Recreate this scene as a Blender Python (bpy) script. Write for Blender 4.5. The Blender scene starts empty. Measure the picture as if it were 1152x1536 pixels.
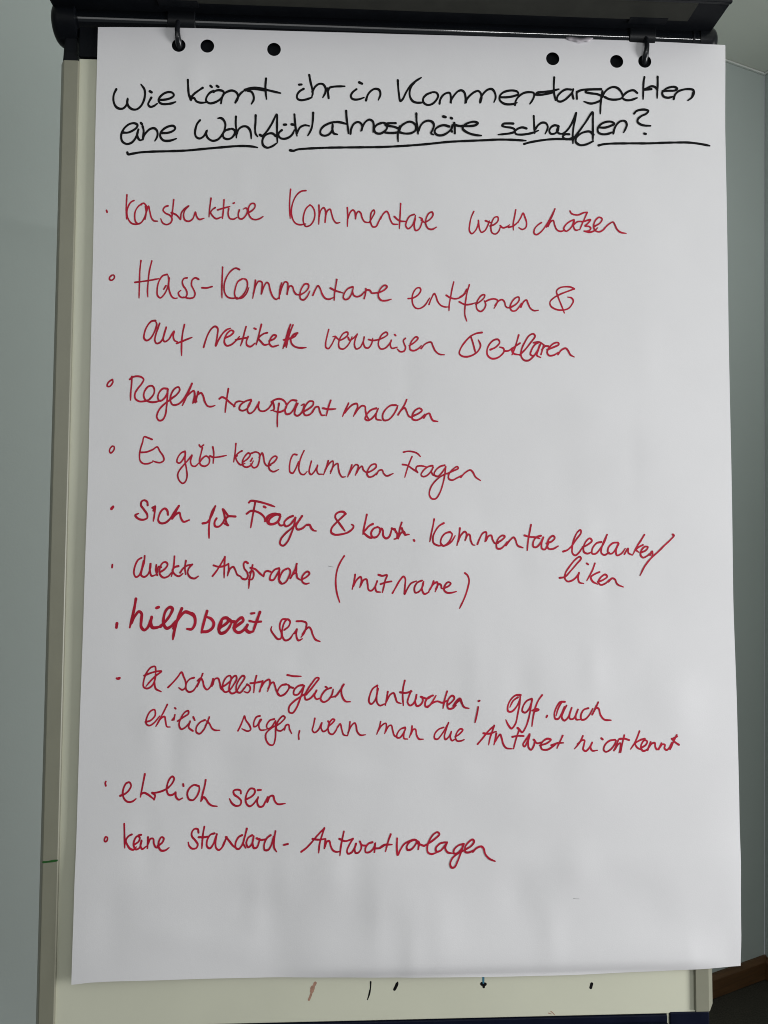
import bpy, bmesh, math, random
from mathutils import Matrix, Vector
from mathutils.geometry import delaunay_2d_cdt
scene = bpy.context.scene
COL = scene.collection

# ------------------------------------------------------------------ camera
cam_data = bpy.data.cameras.new('camera')
cam = bpy.data.objects.new('camera', cam_data); COL.objects.link(cam)
CAM_H = 1.32
cam.location = (0, 0, CAM_H); cam.rotation_euler = (math.radians(90), 0, 0)
cam_data.sensor_fit = 'VERTICAL'; cam_data.sensor_height = 24.0
cam_data.lens = 24.0*1130/1536; cam_data.clip_start = .02; cam_data.clip_end = 100
scene.camera = cam
# ------------------------------------------------------------------ light
world = bpy.data.worlds.new("World"); scene.world = world; world.use_nodes = True
world.node_tree.nodes['Background'].inputs[0].default_value = (.86, .95, 1.0, 1)
world.node_tree.nodes['Background'].inputs[1].default_value = 0.13
def area(name, loc, target, sx, sy, power, col):
    l = bpy.data.lights.new(name, 'AREA'); l.shape = 'RECTANGLE'; l.size = sx; l.size_y = sy
    l.energy = power; l.color = col
    o = bpy.data.objects.new(name, l); COL.objects.link(o); o.location = loc
    o.rotation_euler = (Vector(target)-Vector(loc)).to_track_quat('-Z', 'Y').to_euler()
    return o
# daylight: window in the right side wall; the other lamps are added
area('side_window_light', (2.05, -.04, 1.15), (1.14, -.46, 1.12), 1.0, .9, 28, (1.0, 1.0, 1.0))
area('near_fill_light', (1.60, .12, 1.10), (.69, -.303, 1.07), .8, .9, 17, (1.0, 1.0, 1.0))  # second lamp, added inside the room to steepen the falloff across the sheet
area('upper_fill_light', (1.46, 1.20, 2.15), (.95, 1.85, 2.12), .6, .35, 1.5, (1.0, 1.0, 1.0)).data.spread = math.radians(135)  # added lamp that lifts the upper right wall and the ceiling
area('bounce_fill_light', (-.8, -1.7, 2.15), (-.5, 1.2, 2.25), 3.0, .8, 8.0, (1.0, 1.0, 1.0))  # broad added fill, standing in for light bounced about the room
area('bar_highlight_light', (.90, -1.45, 2.0), (.3, .75, 1.8), .95, .045, 5, (1.0, 1.0, 1.0))  # narrow strip lamp added to draw the highlight along the clamp bar
scene.render.engine = 'CYCLES'; scene.cycles.filter_width = 1.0
scene.view_settings.view_transform = 'Standard'; scene.view_settings.look = 'None'
scene.view_settings.exposure = 0.10; scene.view_settings.gamma = 1.0

# ------------------------------------------------------------------ materials
def mat(name, col, rough=.5, var=0., vscale=20., bump=0., bscale=300., spec=.5, metal=0., coat=0., detail=4., stretch=None, dirt=None):
    m = bpy.data.materials.new(name); m.use_nodes = True; nt = m.node_tree; b = nt.nodes['Principled BSDF']
    b.inputs['Base Color'].default_value = (*col, 1); b.inputs['Roughness'].default_value = rough
    b.inputs['Specular IOR Level'].default_value = spec; b.inputs['Metallic'].default_value = metal
    b.inputs['Coat Weight'].default_value = coat
    tc = nt.nodes.new('ShaderNodeTexCoord'); mp = nt.nodes.new('ShaderNodeMapping'); nt.links.new(tc.outputs['Object'], mp.inputs[0])
    if stretch: mp.inputs['Scale'].default_value = stretch
    if var > 0:
        n = nt.nodes.new('ShaderNodeTexNoise'); n.inputs['Scale'].default_value = vscale; n.inputs['Detail'].default_value = detail
        nt.links.new(mp.outputs[0], n.inputs['Vector'])
        r = nt.nodes.new('ShaderNodeMapRange'); r.inputs[1].default_value = .3; r.inputs[2].default_value = .7
        r.inputs[3].default_value = 1-var; r.inputs[4].default_value = 1+var; nt.links.new(n.outputs[0], r.inputs[0])
        x = nt.nodes.new('ShaderNodeMix'); x.data_type = 'RGBA'; x.blend_type = 'MULTIPLY'; x.inputs[0].default_value = 1
        x.inputs[6].default_value = (*col, 1); nt.links.new(r.outputs[0], x.inputs[7]); nt.links.new(x.outputs[2], b.inputs['Base Color'])
        rr = nt.nodes.new('ShaderNodeMapRange'); rr.inputs[3].default_value = rough*.85; rr.inputs[4].default_value = min(1, rough*1.15)
        nt.links.new(n.outputs[0], rr.inputs[0]); nt.links.new(rr.outputs[0], b.inputs['Roughness'])
    if bump > 0:
        n2 = nt.nodes.new('ShaderNodeTexNoise'); n2.inputs['Scale'].default_value = bscale; n2.inputs['Detail'].default_value = 5
        nt.links.new(mp.outputs[0], n2.inputs['Vector'])
        bp = nt.nodes.new('ShaderNodeBump'); bp.inputs['Strength'].default_value = 1; bp.inputs['Distance'].default_value = bump
        nt.links.new(n2.outputs[0], bp.inputs['Height']); nt.links.new(bp.outputs[0], b.inputs['Normal'])
    return m
M = {
 'paper': mat('white_paper', (.796, .790, .815), .75, .018, 9, .00006, 900, spec=.25),
 'red': mat('red_marker_ink', (.45, .012, .036), .55, .2, 60, spec=.2),
 'black': mat('black_marker_ink', (.005, .005, .006), .6, .2, 60, spec=.12),
 'board': mat('cream_enamel', (.68, .685, .56), .32, .02, 12, .00002, 400, spec=.45),
 'frame': mat('beige_grey_profile', (.26, .258, .20), .42, .03, 30, .00002, 500),
 'plastic': mat('black_plastic', (.006, .007, .009), .38, .15, 60, .00004, 900, spec=.08),
 'bar': mat('glossy_black_tube', (.005, .006, .008), .07, .05, 40, spec=.85),
 'panel': mat('charcoal_panel', (.034, .035, .030), .6, .12, 50, .00006, 700, spec=.1),
 'collar': mat('satin_black_collar', (.008, .009, .011), .3, .1, 60, spec=.2),
 'pin': mat('black_pin', (.012, .013, .016), .22, .1, 80),
 'tray': mat('navy_plastic', (.006, .008, .020), .35, .15, 40, .00004, 900, spec=.12),
 'wall': mat('grey_green_wall_paint', (.50, .555, .535), .85, .02, 3, .00018, 260, spec=.2),
 'ceiling': mat('ceiling_paint', (.80, .83, .76), .9, .02, 3, .0002, 260, spec=.2),
 'trim': mat('white_cove_strip', (.80, .83, .80), .7, .02, 30),
 'wood': mat('brown_wooden_skirting', (.11, .055, .022), .5, .25, 14, .0001, 200, stretch=(1, 1, 12)),
 'floor': mat('dark_carpet', (.060, .056, .046), .95, .3, 260, .001, 500, spec=.1),
 'rubber': mat('rubber', (.015, .015, .015), .8, .1, 60),
 'steel': mat('grey_steel_tube', (.35, .35, .34), .35, .05, 40, metal=.6),
 'green': mat('green_marker_ink', (.02, .10, .02), .4, .2, 200),
 'blue': mat('blue_marker_ink', (.05, .20, .30), .5, .2, 200),
 'smear': mat('faded_brown_ink', (.45, .26, .19), .5, .25, 300),
 'scrap': mat('translucent_tape', (.50, .47, .51), .35, .1, 200),
 'pencil': mat('grey_pencil', (.12, .12, .13), .6, .2, 300),
}
def link(name, bm_or_mesh, m, parent=None, smooth=False, mtx=None):
    if isinstance(bm_or_mesh, bmesh.types.BMesh):
        me = bpy.data.meshes.new(name)
        bmesh.ops.recalc_face_normals(bm_or_mesh, faces=bm_or_mesh.faces)
        bm_or_mesh.to_mesh(me); bm_or_mesh.free()
    else: me = bm_or_mesh
    if smooth:
        for p in me.polygons: p.use_smooth = True
    me.materials.append(M[m])
    o = bpy.data.objects.new(name, me); COL.objects.link(o)
    if parent: o.parent = parent
    if mtx: o.matrix_local = mtx
    return o
def box(bm, x0, x1, y0, y1, z0, z1, bevel=0., seg=2):
    b = bmesh.new()
    v = [b.verts.new(p) for p in ((x0,y0,z0),(x1,y0,z0),(x1,y1,z0),(x0,y1,z0),(x0,y0,z1),(x1,y0,z1),(x1,y1,z1),(x0,y1,z1))]
    for f in ((0,3,2,1),(4,5,6,7),(0,1,5,4),(1,2,6,5),(2,3,7,6),(3,0,4,7)): b.faces.new([v[i] for i in f])
    if bevel: bmesh.ops.bevel(b, geom=list(b.edges), offset=bevel, segments=seg, profile=.5, affect='EDGES')
    me = bpy.data.meshes.new('t'); b.to_mesh(me); b.free(); bm.from_mesh(me); bpy.data.meshes.remove(me)
    return bm
def tube(bm, pts, rad, n=20, cap=True):
    rings = []; pts = [Vector(p) for p in pts]
    rad = rad if isinstance(rad, (list, tuple)) else [rad]*len(pts)
    t0 = (pts[1]-pts[0]).normalized(); up = Vector((0, 0, 1)) if abs(t0.z) < .9 else Vector((1, 0, 0))
    for i, p in enumerate(pts):
        t = (pts[min(i+1, len(pts)-1)]-pts[max(i-1, 0)]).normalized()
        a = (up - t*up.dot(t)).normalized(); b = t.cross(a)
        rings.append([bm.verts.new(p+(a*math.cos(k*2*math.pi/n)+b*math.sin(k*2*math.pi/n))*rad[i]) for k in range(n)])
    for r0, r1 in zip(rings, rings[1:]):
        for k in range(n): bm.faces.new((r0[k], r0[(k+1) % n], r1[(k+1) % n], r1[k]))
    if cap:
        bm.faces.new(rings[0]); bm.faces.new(rings[-1])
    return bm
def prism(bm, prof, x0, x1, axis='y'):
    """closed profile extruded: axis y -> profile in (x,z); axis x -> profile in (y,z)"""
    f = (lambda a, b, s: (a, s, b)) if axis == 'y' else (lambda a, b, s: (s, a, b))
    A = [bm.verts.new(f(a, b, x0)) for a, b in prof]; B = [bm.verts.new(f(a, b, x1)) for a, b in prof]
    n = len(prof)
    for k in range(n): bm.faces.new((A[k], A[(k+1) % n], B[(k+1) % n], B[k]))
    bm.faces.new(A); bm.faces.new(B[::-1])
    return bm
def tag(o, label=None, cat=None, group=None, kind=None):
    if label: o['label'] = label
    if cat: o['category'] = cat
    if group: o['group'] = group
    if kind: o['kind'] = kind
    return o
def smooth_by_angle(o, deg=35):
    me = o.data
    for p in me.polygons: p.use_smooth = True
    bm = bmesh.new(); bm.from_mesh(me)
    for e in bm.edges:
        if len(e.link_faces) == 2 and e.calc_face_angle(0) > math.radians(deg): e.smooth = False
    bm.to_mesh(me); bm.free()
    return o

# ------------------------------------------------------------------ the room corner behind the chart
C = Vector((1.08, 2.14)); D = Vector((.9064, .4226)); S = Vector((.4226, -.9064))   # corner, back wall direction, side wall direction
CEIL = CAM_H+1.245
def wall(name, p, q, t, z0, z1):
    """vertical slab whose room face runs p-q, thickness t away from the room"""
    d = (q-p).normalized(); nrm = Vector((-d.y, d.x))*t
    bm = bmesh.new(); vs = []
    for z in (z0, z1):
        vs.append([bm.verts.new((a.x, a.y, z)) for a in (p, q, q+nrm, p+nrm)])
    a, b = vs
    bm.faces.new(a[::-1]); bm.faces.new(b)
    for k in range(4): bm.faces.new((a[k], a[(k+1) % 4], b[(k+1) % 4], b[k]))
    return bm
L0 = C-D*5.2; S0 = C+S*5.0
wb = tag(link('back_wall', wall('w', L0, C, .12, -.05, CEIL+.15), 'wall'), kind='structure')
ws = tag(link('side_wall', wall('w', C+D*.003, S0+D*.003, .12, -.05, CEIL+.15), 'wall'), kind='structure')
def sheet(name, z, m):
    bm = bmesh.new(); a = L0+S*5.2; 
    pts = [L0, C, S0, a]
    vs = [bm.verts.new((p.x, p.y, z)) for p in pts]; bm.faces.new(vs)
    return tag(link(name, bm, m), kind='structure')
fl = sheet('floor', 0, 'floor'); ce = sheet('ceiling', CEIL, 'ceiling')
def skirting(p, q, parent, zz0, zz1, t, m, name, slope=0.):
    d = (q-p).normalized(); n = Vector((d.y, -d.x))
    bm = bmesh.new()
    prof = [(0.001, zz0), (t, zz0), (t, zz1-slope), (t*.45, zz1), (0.001, zz1)]
    A = [bm.verts.new((p.x+n.x*a, p.y+n.y*a, z)) for a, z in prof]; B = [bm.verts.new((q.x+n.x*a, q.y+n.y*a, z)) for a, z in prof]
    for k in range(5): bm.faces.new((A[k], A[(k+1) % 5], B[(k+1) % 5], B[k]))
    bm.faces.new(A); bm.faces.new(B[::-1])
    return link(name, bm, m, parent)
skirting(L0, C, wb, .004, .064, .014, 'wood', 'skirting_board', .012)
skirting(C+S*.0145, S0, ws, .004, .064, .014, 'wood', 'skirting_board', .012)
skirting(L0, C, wb, CEIL-.006, CEIL-.001, .006, 'trim', 'ceiling_strip', .001)
skirting(C+S*.0065, S0, ws, CEIL-.006, CEIL-.001, .006, 'trim', 'ceiling_strip', .001)

# ------------------------------------------------------------------ the flip chart: board space is x right, y up, z towards the viewer, metres from the sheet's lower left corner
RM = Matrix(((0.9989611, 0.004185, 0.0453784), (-0.0064848, 0.9986953, 0.0506514), (-0.0451072, -0.050893, 0.9976849)))
TV = Vector((-0.310758, -0.470026, -0.75255))
c2w = Matrix(((1,0,0,0),(0,0,-1,0),(0,1,0,CAM_H),(0,0,0,1)))
B2W = c2w @ (Matrix.Translation(TV) @ RM.to_4x4())
chart = bpy.data.objects.new('flip_chart', None); COL.objects.link(chart); chart.matrix_world = B2W
chart.empty_display_size = .1
tag(chart, 'flip chart with cream board, beige side profiles and black clamp bar, holding the written sheet', 'flip chart')
def part(name, bm, m, parent=chart, smooth=None, bw=0):
    o = link(name, bm, m, parent)
    if smooth: smooth_by_angle(o, smooth)
    return o
# board
bm = bmesh.new(); box(bm, -.0186, .6356, -.0462, .9555, -.016, -.0040, .0008)
board = part('board', bm, 'board')
# side profiles: flat front, wide outer bevel
pl = [(-.0390, -.034), (-.0390, -.0100), (-.0384, -.0080), (-.0340, -.0014), (-.0326, -.0006), (-.0186, -.0006), (-.0178, -.0014), (-.0178, -.0060), (-.0190, -.0060), (-.0190, -.034)]
bm = bmesh.new(); prism(bm, pl, -.062, .9510); fL = part('side_profile', bm, 'frame', smooth=20)
pr = [(.6362, -.034), (.6362, -.0060), (.6342, -.0060), (.6342, -.0014), (.6350, -.0006), (.6484, -.0006), (.6496, -.0014), (.6548, -.0062), (.6560, -.0085), (.6560, -.034)]
bm = bmesh.new(); prism(bm, pr, -.0430, .9510)
for v in bm.verts:
    if v.co.y < 0 and v.co.x > .6530: v.co.y += .0070 if v.co.x > .6552 else .0045      # rounded lower outer corner
fR = part('side_profile', bm, 'frame', smooth=20)
# black header: back plate, bracket, bar, collars, flap, pins
bm = bmesh.new(); box(bm, -.0188, .6375, .9570, 1.0045, -.0170, -.0024, .0010); part('header_plate', bm, 'plastic')
for x0, x1 in ((-.0325, -.0212), (.6400, .6515)):
    bm = bmesh.new(); prism(bm, [(.9495, -.028), (.9495, -.006), (.962, -.0045), (1.004, -.0045), (1.004, -.028)], x0, x1, 'x')
    # taper the outer lower corner
    for v in bm.verts:
        if v.co.y < .955 and (v.co.x < -.03 or v.co.x > .65): v.co.x += (-.004 if v.co.x < 0 else .004)
    part('bracket', bm, 'plastic')
YC, ZC, RB = 1.0015, -.014, .0170
bm = bmesh.new(); tube(bm, [(-.0300, YC, ZC), (.6560, YC, ZC)], RB, 64); bar = part('clamp_bar', bm, 'bar', smooth=40)
# end caps (domed, a little fatter on the left where the housing hangs lower)
def cap(x, s, r, yc, ln, m='collar'):
    bm = bmesh.new(); pts = []; rad = []
    for k in range(15):
        a = k/14*math.pi/2
        pts.append((x+s*(ln-.010+.010*math.sin(a)), yc, ZC)); rad.append(r-.010+.010*math.cos(a))
    pts = [(x, yc, ZC)]+pts; rad = [r]+rad
    tube(bm, pts, rad, 48); return part('end_cap', bm, m, smooth=40)
cap(-.0210, -1, .0228, .9985, .0265, 'plastic')
cap(.6563, 1, .0178, 1.0015, .0225, 'collar')
bm = bmesh.new(); tube(bm, [(.6480, YC, ZC), (.6500, YC, ZC)], RB+.0007, 48); part('ring', bm, 'collar', bar, smooth=40)
for xc in (.0900, .5910):
    bm = bmesh.new(); tube(bm, [(xc-.0148, YC, ZC), (xc-.0140, YC, ZC), (xc+.0140, YC, ZC), (xc+.0148, YC, ZC)], [RB+.0008, RB+.0016, RB+.0016, RB+.0008], 48)
    part('collar', bm, 'collar', bar, smooth=40)
# hinged flap, standing straight out over the sheet
bm = bmesh.new(); box(bm, -.0440, .6680, 1.0055, 1.0105, -.004, .0500, .0008); flap = part('clamp_flap', bm, 'plastic')
bm = bmesh.new(); box(bm, -.0430, .6670, 1.0022, 1.0060, .0480, .0520, .0008); part('lip', bm, 'collar', flap)
bm = bmesh.new(); box(bm, .070, .6340, 1.0040, 1.0065, .0190, .0470, .0006)
panel = part('panel', bm, 'panel', flap)
bm = bmesh.new()
for xc in (.0900, .5910):
    bm = bmesh.new(); box(bm, xc-.021, xc+.021, 1.0036, 1.0062, .0130, .0230, .0008); part('hinge_plate', bm, 'plastic', flap)
# pins: come out under the bar, run down in front of the sheet and bend back into the hole
for hx, hy, tx in ((.0873, .9707, .0866), (.5937, .9702, .5948)):
    bm = bmesh.new()
    P = [(tx, .9990, -.0010), (tx, .9950, .0020), (tx, .9900, .0042), (tx, .9850, .0050), (tx+(hx-tx)*.4, .9805, .0050), (tx+(hx-tx)*.8, .9770, .0040), (hx, .9735, .0016), (hx, .9712, -.0016), (hx, .9705, -.0060)]
    tube(bm, P, [.0027]*4+[.0028, .0031, .0036, .0042, .0046], 24); part('hook', bm, 'pin', smooth=50)
# tray along the bottom and corner blocks
bm = bmesh.new(); box(bm, -.0330, .6052, -.0900, -.0470, -.0260, -.0026, .0008); tray = part('pen_tray', bm, 'tray')
bm = bmesh.new(); box(bm, .6053, .6077, -.0880, -.0463, -.0150, -.0045); part('spacer', bm, 'board')
bm = bmesh.new(); box(bm, -.0330, .6046, -.0600, -.0535, -.0030, .0012, .0008); part('tray_ridge', bm, 'tray', tray)
bm = bmesh.new(); box(bm, -.0330, .6046, -.0860, -.0780, -.0030, .0330, .0012); part('tray_ledge', bm, 'tray', tray)
bm = bmesh.new(); box(bm, .6078, .6500, -.0880, -.0445, -.0290, -.0030, .0014); part('corner_block', bm, 'tray')
bm = bmesh.new(); box(bm, -.0388, -.0335, -.0900, -.0640, -.0290, .0010, .0010); part('corner_block', bm, 'tray')
# legs, below and behind the board
W2B = B2W.inverted()
def legpts(top, foot): return [top, W2B @ Vector(foot)]
base = B2W @ Vector((.309, 0, -.05))
for bx, fx, fy in ((.02, -.32, -.02), (.60, .30, -.02), (.31, -.02, .38)):
    top = Vector((bx, -.055 if fy < 0 else .60, -.032)); wt = B2W @ top
    foot = W2B @ Vector((base.x+fx, base.y+fy, .03))
    bm = bmesh.new(); tube(bm, [top, foot], .011, 16); lg = part('leg', bm, 'steel', smooth=40)
    bm = bmesh.new(); dirn = (foot-top).normalized(); tube(bm, [foot-dirn*.02, foot+dirn*.018], .014, 16); part('rubber_foot', bm, 'rubber', lg, smooth=40)

# ------------------------------------------------------------------ the sheet of paper
def g(a): return math.exp(-a*a)
BL=((0.377, 0.261, 0.032, 0.031, -0.00024), (0.421, 0.318, 0.029, 0.017, 0.00012), (0.582, 0.345, 0.025, 0.035, 0.00027), (0.412, 0.472, 0.014, 0.015, -0.00011), (0.18, 0.075, 0.011, 0.031, 0.00037), (0.175, 0.078, 0.017, 0.014, -0.00033), (0.649, 0.126, 0.034, 0.044, 0.00028), (0.209, 0.096, 0.012, 0.042, 0.00021), (0.071, 0.134, 0.01, 0.039, -0.00025), (0.321, 0.813, 0.034, 0.028, -0.0002), (0.448, 0.08, 0.018, 0.025, -0.00049), (0.103, 0.601, 0.016, 0.018, -0.00018), (0.453, 0.294, 0.015, 0.032, -0.00031), (0.275, 0.203, 0.034, 0.014, 0.0005), (0.146, 0.021, 0.034, 0.036, -0.00019), (0.304, 0.055, 0.01, 0.036, 0.0003), (0.159, 0.031, 0.025, 0.015, 0.0003), (0.625, 0.262, 0.022, 0.035, 0.00024), (0.593, 0.059, 0.03, 0.023, -0.00023), (0.373, 0.443, 0.026, 0.028, 0.00021), (0.094, 0.234, 0.011, 0.049, -0.00042), (0.291, 0.209, 0.032, 0.032, -0.00048), (0.108, 0.914, 0.022, 0.038, -0.00015), (0.156, 0.823, 0.01, 0.024, 0.00014), (0.205, 0.025, 0.023, 0.049, -0.0003), (0.638, 0.784, 0.026, 0.039, -0.0002), (0.324, 0.832, 0.019, 0.025, -0.0001), (0.329, 0.451, 0.028, 0.025, -0.00011), (0.487, 0.353, 0.032, 0.041, -0.00024), (0.248, 0.82, 0.026, 0.046, 0.00027), (0.34, 0.022, 0.01, 0.038, 0.00037), (0.08, 0.42, 0.025, 0.05, 0.00023), (0.486, 0.206, 0.024, 0.03, -0.00035), (0.222, 0.321, 0.012, 0.015, -0.00019), (0.601, 0.426, 0.016, 0.014, 0.00012), (0.351, 0.423, 0.028, 0.026, 0.00019), (0.281, 0.103, 0.016, 0.037, -0.00046), (0.392, 0.203, 0.018, 0.019, 0.00029), (0.055, 0.791, 0.012, 0.049, -0.00012), (0.604, 0.279, 0.03, 0.028, 0.0004), (0.552, 0.547, 0.025, 0.026, -0.00015), (0.451, 0.419, 0.017, 0.027, -0.00021), (0.148, 0.22, 0.028, 0.024, -0.00043), (0.101, 0.925, 0.013, 0.033, 0.00027), (0.154, 0.508, 0.021, 0.02, -0.00023), (0.052, 0.341, 0.015, 0.042, -0.00017), (0.592, 0.646, 0.012, 0.048, 0.00012), (0.418, 0.263, 0.032, 0.028, 0.00033), (0.157, 0.469, 0.027, 0.043, -0.00014), (0.638, 0.797, 0.033, 0.033, 0.00015), (0.04, 0.55, 0.022, 0.015, 0.0002), (0.332, 0.614, 0.011, 0.043, -0.00017), (0.361, 0.023, 0.026, 0.047, 0.00023), (0.479, 0.323, 0.03, 0.039, 0.0002), (0.5, 0.514, 0.021, 0.034, -0.00019), (0.377, 0.717, 0.017, 0.028, -0.00015), (0.368, 0.053, 0.017, 0.032, 0.00035), (0.405, 0.309, 0.011, 0.049, 0.00019), (0.106, 0.933, 0.012, 0.02, 0.00017), (0.603, 0.883, 0.016, 0.031, -0.00016), (0.61, 0.799, 0.032, 0.033, -0.00013), (0.604, 0.43, 0.013, 0.042, -0.00011), (0.037, 0.059, 0.017, 0.04, -0.00038), (0.483, 0.04, 0.013, 0.032, 0.00041), (0.575, 0.529, 0.011, 0.037, -0.00019), (0.361, 0.745, 0.015, 0.022, -0.00014), (0.533, 0.578, 0.032, 0.025, 0.00026), (0.513, 0.078, 0.015, 0.017, -0.00022), (0.27, 0.035, 0.02, 0.048, -0.00024), (0.525, 0.442, 0.012, 0.035, 0.00026))
def zf(x,y):
    """height of the paper off its mean plane, metres (x,y in metres)"""
    x=min(max(x,-.01),.695); y=min(max(y,-.01),1.0)
    z=.0012
    z+=.0011*math.sin(5.2*x+2.1*y+.4)*math.sin(3.1*y+.6)
    z+=.0008*math.sin(23*x+6*y)*g((y-.10)/.10)
    z+=.0006*math.sin(31*x-9*y+1.)*g((y-.17)/.09)
    z+=.0005*math.sin(17*x+14*y+2.)*g((y-.42)/.16)
    z+=.0002*math.sin(13*x-19*y)*g((y-.75)/.2)
    for cx,cy,sx,sy,a in ((.33,.068,.03,.022,.0010),(.20,.055,.022,.03,-.0007),(.51,.10,.02,.035,.0011),(.56,.085,.03,.02,-.0006),
        (.43,.12,.035,.02,.0006),(.10,.045,.03,.015,.0009),(.62,.07,.03,.03,.0008),(.26,.11,.02,.03,.0007),(.53,.31,.012,.03,.0007),
        (.545,.395,.01,.02,-.0005),(.30,.36,.03,.04,.0005),(.07,.25,.01,.02,.0006),(.62,.28,.03,.05,.0006),(.15,.19,.02,.03,-.0005)):
        z+=a*g((x-cx)/sx)*g((y-cy)/sy)
    for cx,cy,sx,sy,a in BL:
        if abs(x-cx)<2.6*sx and abs(y-cy)<2.6*sy: z+=(2.1 if cy<.25 else 2.2)*a*g((x-cx)/sx)*g((y-cy)/sy)
    z+=.0007*g((y-.098-.02*x)/.022)-.0004*g((y-.145)/.03)
    # bottom edge: bends back on the right part, stands away at the left corner
    k=max(0.,min(1.,(x-.16)/.12)); k=k*k*(3-2*k); e=max(0.,min(1.,(.668-x)/.04)); k*=e
    z+=k*.0034*(math.sin(math.pi/2*max(0,y)/.013) if y<.013 else g((y-.013)/.030))
    z+=.004*g((x)/.12)*g((y)/.10)
    z+=.0025*g((x-.684)/.035)*g((y)/.12)
    # hooks press the sheet back slightly
    for hx in (.0871,.5941): z-=.0006*g((x-hx)/.018)*g((y-.975)/.02)
    return z

def interp(tab, t):
    if t <= tab[0][0]: return tab[0][1]
    for (a, va), (b, vb) in zip(tab, tab[1:]):
        if t <= b:
            k = (t-a)/(b-a); k = k*k*(3-2*k)*.5+k*.5; return va+(vb-va)*k
    return tab[-1][1]
XL = [(0,.0004),(.114,.0007),(.246,.0010),(.380,.0026),(.517,.0036),(.728,.0028),(.871,.0021),(.99,.0021)]
XR = [(0,.6807),(.03,.6822),(.104,.6837),(.172,.6840),(.269,.6838),(.381,.6820),(.524,.6825),(.669,.6822),(.817,.6827),(.891,.6826),(.992,.6845)]
YB = [(0,.0008),(.020,.0026),(.041,.0031),(.094,.0027),(.192,.0018),(.312,-.0006),(.432,-.0026),(.501,-.0026),(.583,-.0006),(.634,.0007),(.681,.0042)]
YT = [(0,.9875),(.03,.9885),(.0855,.9900),(.1806,.9901),(.295,.9908),(.435,.9917),(.589,.9929),(.684,.9918)]
HOLES = [(.0873,.9707),(.1177,.9706),(.1887,.9693),(.4913,.9692),(.5622,.9687),(.5937,.9702)]
HR = .0073
def build_paper():
    nx = 114
    ys = [0, .0022, .0045, .007, .010, .013, .016, .020, .025]; 
    while ys[-1] < .955: ys.append(ys[-1]+.006)
    ys += [.960, .964, .968, .972, .976, .980, .984, .9875, .99]
    H = .99
    verts = []; cons = []
    def warp(u, v):      # u 0..1, v 0..H
        k = v/H
        xl, xr = interp(XL, v), interp(XR, v); x = xl+(xr-xl)*u
        yb, yt = interp(YB, x), interp(YT, x)
        return x, yb+(yt-yb)*k
    for v in ys:
        for i in range(nx+1): 
            x, y = warp(i/nx, v)
            if all((x-hx)**2+(y-hy)**2 > (HR+.0011)**2 for hx, hy in HOLES): verts.append(Vector((x, y)))
            elif i in (0, nx): verts.append(Vector((x, y)))
    bnd = []
    for i in range(nx+1): bnd.append(warp(i/nx, 0))
    for v in ys[1:-1]: bnd.append(warp(1, v))
    for i in range(nx, -1, -1): bnd.append(warp(i/nx, H))
    for v in ys[-2:0:-1]: bnd.append(warp(0, v))
    n0 = len(verts); verts += [Vector(p) for p in bnd]
    edges = [(n0+i, n0+(i+1) % len(bnd)) for i in range(len(bnd))]
    for hx, hy in HOLES:
        n1 = len(verts); K = 40
        verts += [Vector((hx+HR*math.cos(2*math.pi*k/K), hy+HR*math.sin(2*math.pi*k/K))) for k in range(K)]
        edges += [(n1+k, n1+(k+1) % K) for k in range(K)]
    vo, eo, fo, *_ = delaunay_2d_cdt(verts, edges, [], 1, 1e-6)
    faces = []
    for f in fo:
        cx = sum(vo[i].x for i in f)/len(f); cy = sum(vo[i].y for i in f)/len(f)
        if any((cx-hx)**2+(cy-hy)**2 < HR*HR for hx, hy in HOLES): continue
        faces.append(list(f))
    me = bpy.data.meshes.new('paper_sheet')
    me.from_pydata([(v.x, v.y, zf(v.x, v.y)) for v in vo], [], faces); me.update()
    bmm = bmesh.new(); bmm.from_mesh(me)
    lone = [v for v in bmm.verts if not v.link_faces]; bmesh.ops.delete(bmm, geom=lone, context='VERTS')
    for f in bmm.faces:
        f.normal_update()
        if f.normal.z < 0: f.normal_flip()
    bmm.normal_update(); front = list(bmm.faces); vs = list(bmm.verts); T = .00014
    back = {v: bmm.verts.new(v.co-Vector((0, 0, T))) for v in vs}
    rim = [e for e in bmm.edges if len(e.link_faces) == 1]
    for f in front: bmm.faces.new([back[v] for v in reversed(f.verts)])
    for e in rim:
        q = bmm.faces.new((e.verts[0], e.verts[1], back[e.verts[1]], back[e.verts[0]])); q.smooth = False
        for ee in q.edges: ee.smooth = False
    bmesh.ops.recalc_face_normals(bmm, faces=bmm.faces)
    bmm.to_mesh(me); bmm.free()
    return me
pm = build_paper()
paper = link('paper_sheet', pm, 'paper', None, True); paper.matrix_world = B2W
tag(paper, 'large white sheet with red handwritten list under a black heading, hung on two hooks', 'flip chart paper')

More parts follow.
